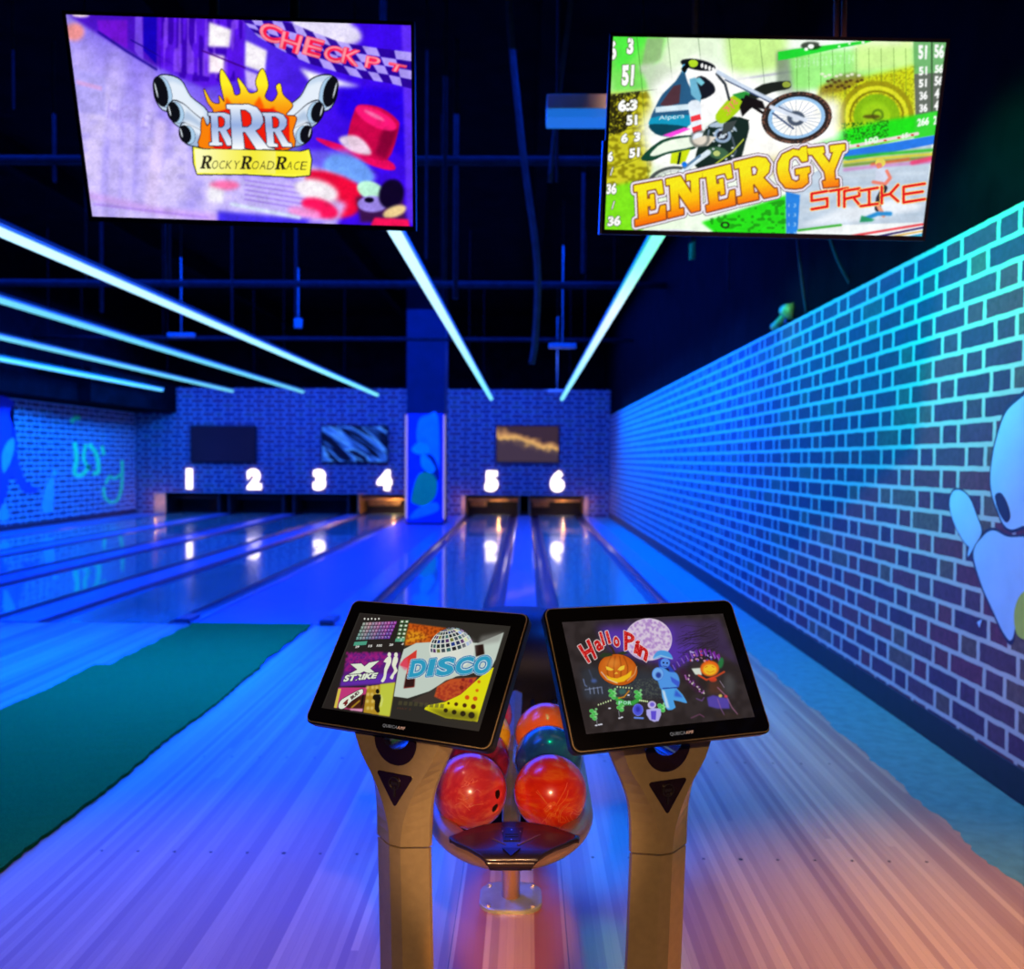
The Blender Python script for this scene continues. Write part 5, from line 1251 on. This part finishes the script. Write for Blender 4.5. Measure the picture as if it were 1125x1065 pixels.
Bm = {'pinkred': swirl_mat('pink_red_swirl', (.62, .018, .035, 1), (.80, .05, .05, 1), (.95, .20, .09, 1), 6, 1.3),
      'orred': swirl_mat('orange_red_swirl', (.78, .012, .004, 1), (.88, .05, .006, 1), (.95, .20, .015, 1), 7, 4.1),
      'dkred': swirl_mat('dark_red_swirl', (.05, .004, .01, 1), (.30, .01, .03, 1), (.55, .02, .05, 1), 6, 2.2),
      'yellow': swirl_mat('yellow_swirl', (.85, .45, .01, 1), (.9, .55, .02, 1), (.95, .6, .05, 1), 5, 7),
      'redpink': swirl_mat('rose_swirl', (.75, .03, .07, 1), (.85, .06, .10, 1), (.9, .1, .12, 1), 5, 9),
      'blue': swirl_mat('navy_teal_swirl', (.008, .04, .14, 1), (.015, .09, .24, 1), (.02, .18, .25, 1), 5, 3.3),
      'orange': swirl_mat('orange_swirl', (.85, .10, .01, 1), (.92, .15, .02, 1), (.95, .22, .05, 1), 4, 5.5)}
ZB = .668
bl1 = ball(-.1585, 2.667, ZB, Bm['pinkred'], 'pinkish red swirled bowling ball with two finger holes, front left on the rack', [(547.5, 873), (544.5, 888.5)], r=.1085)
bl2 = ball(.0785, 2.667, ZB, Bm['orred'], 'orange-red swirled bowling ball with engraved logo, front right on the rack')
ball(-.1535, 2.890, ZB + .012, Bm['dkred'], 'dark red and black swirled bowling ball, second in the left row')
ball(-.1535, 3.115, ZB + .024, Bm['yellow'], 'yellow bowling ball, third in the left row')
ball(-.1535, 3.340, ZB + .036, Bm['redpink'], 'rose-red bowling ball, rearmost in the left row')
ball(.0785, 2.890, ZB + .020, Bm['blue'], 'dark blue teal bowling ball, second in the right row')
ball(.0765, 3.115, ZB + .034, Bm['orange'], 'bright orange bowling ball, rearmost in the right row')
# engraving lines
def engrave(o, r, pts, m, wd=.0007, closed=False):
    c_ = Vector(o.matrix_basis.translation); P = []
    for (x, y) in smooth_pts(pts, 4, False):
        d = Vector(ray(x, y)); oc = Vector(C0) - c_; A = d.dot(d); B = 2 * d.dot(oc); Cc = oc.dot(oc) - r * r; D = B * B - 4 * A * Cc
        if D < 0: continue
        P.append(oc + d * ((-B - sqrt(D)) / (2 * A)))
    if len(P) > 1:
        return tube(engrave.bm, P, wd, 5)
orl = mat('orange_engraving', (.95, .28, .03, 1), .5, 0, .1, 30)
engrave.bm = NB(); q = lambda x, y: (560 + x / 7.1, 770 + y / 7.1)
for ln in ([(470,800),(430,820),(395,860),(378,910),(382,950)], [(455,815),(415,850),(392,900),(395,940)], [(450,840),(500,850),(530,870),(560,840)], [(440,870),(490,860),(470,900),(500,945),(470,950),(440,905)], [(400,900),(440,940),(400,950),(385,935)], [(560,840),(565,880),(540,920),(500,945)], [(500,880),(545,890),(555,850)],
           [(255,950),(275,925),(290,960)], [(275,935),(310,880),(325,900),(310,930)], [(320,900),(360,880),(350,900),(330,905)], [(355,880),(385,830),(370,860)], [(300,920),(340,870),(360,860)],
           [(265,850),(325,790)], [(272,862),(340,790)], [(280,872),(352,790)], [(290,870),(360,800)], [(270,855),(290,870)], [(300,825),(325,840)], [(320,805),(345,815)], [(340,790),(358,800)],
           [(205,710),(290,800)], [(215,700),(280,790)], [(360,820),(430,700),(450,640)], [(380,825),(440,760),(455,700)]):
    engrave(bl2, RB, [q(*p) for p in ln], orl)
link('engraved_logo', engrave.bm, orl, bl2)
engrave.bm = NB(); q = lambda x, y: (470 + x / 8.19, 770 + y / 8.19); orl2 = mat('salmon_engraving', (.95, .26, .12, 1), .5, 0, .1, 30)
for ln in ([(330,750),(350,770),(370,740),(350,730)], [(360,770),(395,710),(405,750)], [(270,880),(330,900),(380,950),(350,960)], [(290,830),(330,860),(320,890),(360,880)], [(300,780),(380,750),(450,720)], [(250,940),(300,920),(340,950),(380,990)], [(350,860),(400,840),(440,800),(480,830)], [(380,960),(420,940),(500,930)], [(330,720),(350,735),(330,760)], [(400,700),(415,720),(395,745)]):
    engrave(bl1, .1085, [q(*p) for p in ln], orl2)
link('engraved_logo', engrave.bm, orl2, bl1)

# ------------------------------------------------------------------ turf mats
def turf(x0, x1, y0, y1, label, jag):
    bm = NB(); n_ = 140; top = []; random.seed(int(jag * 100))
    L = [Vector((x0 + random.uniform(-.006, .006) + .012 * sin(i * .21 + jag), y0 + (y1 - y0) * i / n_, 0)) for i in range(n_ + 1)]
    R = [Vector((x1 + random.uniform(-.006, .006) + .010 * sin(i * .17 + jag), y0 + (y1 - y0) * i / n_, 0)) for i in range(n_ + 1)]
    zb, zt = .0005, .012 + .008 * jag
    rows = []
    for l, r in zip(L, R):
        rows.append([bm.verts.new((l.x, l.y, zb))] + [bm.verts.new((l.x + (r.x - l.x) * k / 10, l.y, zt + random.uniform(-.0015, .0015))) for k in range(11)] + [bm.verts.new((r.x, r.y, zb))])
    for A, B in zip(rows, rows[1:]):
        for i in range(12): bm.faces.new((A[i], A[i + 1], B[i + 1], B[i]))
        bm.faces.new((A[12], A[0], B[0], B[12]))
    bm.faces.new(rows[0]); bm.faces.new(rows[-1][::-1])
    bmesh.ops.recalc_face_normals(bm, faces=bm.faces)
    tag(link('turf_mat', bm, M['turf']), label, 'turf mat', 'green turf mats on the floor')
turf(-3.36, -2.06, 1.2, 7.05, 'long green turf mat in the lower left foreground', 1.0)
turf(-3.28, -2.10, 7.06, 8.93, 'short green turf mat behind the long one, ending at the lanes', 0.2)
# small ball stops at the lane start
for x in (-3.36, -1.93):
    bm = NB(); box(bm, x - .10, x + .05, YF - .02, YF + .30, .013, .06, .012)
    tag(link('rail_end_cap', bm, M['gutter']), 'small dark cap at the lane start, %s of the green mat' % ('left' if x < -3 else 'right'), 'end cap', 'rail end caps')

# ------------------------------------------------------------------ light
def area(name, loc, size, size_y, energy, color, target=None, spread=180):
    l = bpy.data.lights.new(name, 'AREA'); l.shape = 'RECTANGLE'; l.size = size; l.size_y = size_y; l.energy = energy; l.color = color; l.spread = radians(spread)
    o = bpy.data.objects.new(name, l); COL.objects.link(o); o.location = loc
    if target is not None:
        d = Vector(target) - Vector(loc); o.rotation_euler = d.to_track_quat('-Z', 'Y').to_euler()
    return o
def spot(name, loc, target, energy, color, size=60, blend=.6, radius=.08):
    l = bpy.data.lights.new(name, 'SPOT'); l.energy = energy; l.color = color; l.spot_size = radians(size); l.spot_blend = blend; l.shadow_soft_size = radius
    o = bpy.data.objects.new(name, l); COL.objects.link(o); o.location = loc
    o.rotation_euler = (Vector(target) - Vector(loc)).to_track_quat('-Z', 'Y').to_euler(); return o
BLUE = (0.0, .055, 1.0)
area('blue_flood_lanes', (-4.5, 17, 5.4), 13, 16, 4200, BLUE, (-4.5, 17, 0))
area('blue_flood_approach', (-2.9, 7.0, 5.2), 6, 2.5, 820, BLUE, (-2.9, 7.0, 0), 58)
area('blue_flood_front_left', (-3.0, 4.2, 4.8), 2.5, 2.5, 150, (.0, .08, 1), (-2.2, 4.4, 0), 70)
area('blue_wash_back_wall', (-4.5, 23.2, 4.4), 13, .5, 210, (.06, .16, 1), (-4.5, YB, 1.2), 150)
area('blue_wash_left_wall', (-8.6, 19.5, 3.6), 11, .5, 700, (.0, .16, 1), (XL, 19.5, 1.3), 150)
area('cyan_wall_wash', (1.35, 6.6, 3.5), 4.5, .4, 78, (.0, .60, .85), (2.42, 6.6, 1.7), 120)
area('blue_wall_wash', (1.2, 16.5, 3.2), 14, .4, 760, (0, .15, 1), (2.42, 16.5, 1.3), 140)
spot('green_wall_spot', (1.1, 3.9, 4.1), (2.42, 4.9, 2.75), 560, (.0, 1, .18), 48, 1.0)
spot('wall_bounce_fill', (.2, .4, 3.6), (2.42, 5.2, 1.2), 760, (1, .38, .50), 44, 1.0)  # added pinkish fill, stands in for warm bounce on the near wall
spot('warm_house_lamp', (.25, -1.5, 3.3), (1.0, 2.9, 0), 330, (1, .58, .26), 62, .75, .06)
spot('warm_floor_fill', (2.0, 2.4, 5.2), (1.75, 2.75, 0), 1250, (1, .42, .03), 36, 1.0, .1)  # added overhead fill, warms the right floor but misses the posts
spot('warm_rack_fill', (.0, -.8, 1.8), (-.03, 2.62, .62), 330, (1, .54, .30), 12, .6, .03)  # unseen narrow fill added to light the balls and rim
spot('warm_stripe_fill', (-.02, -.8, 1.95), (-.04, 3.15, 0), 1500, (1, .36, .06), 6.5, .7, .03)  # unseen narrow beam added only to warm the centre floor stripe
spot('blue_floor_spot', (.9, 4.4, 4.2), (.30, 3.85, 0), 1900, (0, .12, 1), 15, .9)
spot('blue_floor_spot', (-1.1, 4.4, 4.2), (-.30, 3.5, 0), 1200, (0, .12, 1), 14, .9)
spot('pink_floor_fill', (-1.6, 1.6, 5.2), (-1.3, 2.9, 0), 300, (1, .45, .30), 34, 1.0)  # added fill that reddens the lower left floor
spot('box_fill', (.0, 3.9, 2.9), (.75, 6.0, 4.0), 260, (1, .62, .4), 16, .8)  # added spot that warms the beige box, no fixture of its own
spot('wall_top_fill', (1.5, 6.9, 4.0), (2.42, 8.35, 3.0), 30, (.7, 1, .1), 16, .8)  # added spot that brightens the small case on the wall
spot('green_ridge_spot', (.1, 3.1, 4.5), (-.04, 3.05, .63), 30, (0, 1, .4), 4.5, .8)
spot('green_party_spot', (.3, 2.3, 4.6), (.27, 2.98, 0), 260, (0, 1, .35), 8, .9)
for x in (-10.68, -3.28, -1.82, 1.74):  # sizeless unseen points added to tint the tan posts warm
    l = bpy.data.lights.new('post_fill', 'POINT'); l.energy = 3.0; l.color = (1, .42, .06); l.shadow_soft_size = 0
    o = bpy.data.objects.new('post_fill', l); COL.objects.link(o); o.location = (x, YB - .35, .35)
for x, e in ((PX[3], 14), (PX[4], 6), (PX[5], 6)):
    l = bpy.data.lights.new('pit_lamp', 'POINT'); l.energy = e; l.color = (1, .55, .2); l.shadow_soft_size = 0
    o = bpy.data.objects.new('pit_lamp', l); COL.objects.link(o); o.location = (x + .2, YB + .45, .25)
w = bpy.data.worlds.new('world'); scene.world = w; w.use_nodes = True
w.node_tree.nodes['Background'].inputs[0].default_value = (.004, .008, .04, 1); w.node_tree.nodes['Background'].inputs[1].default_value = .3
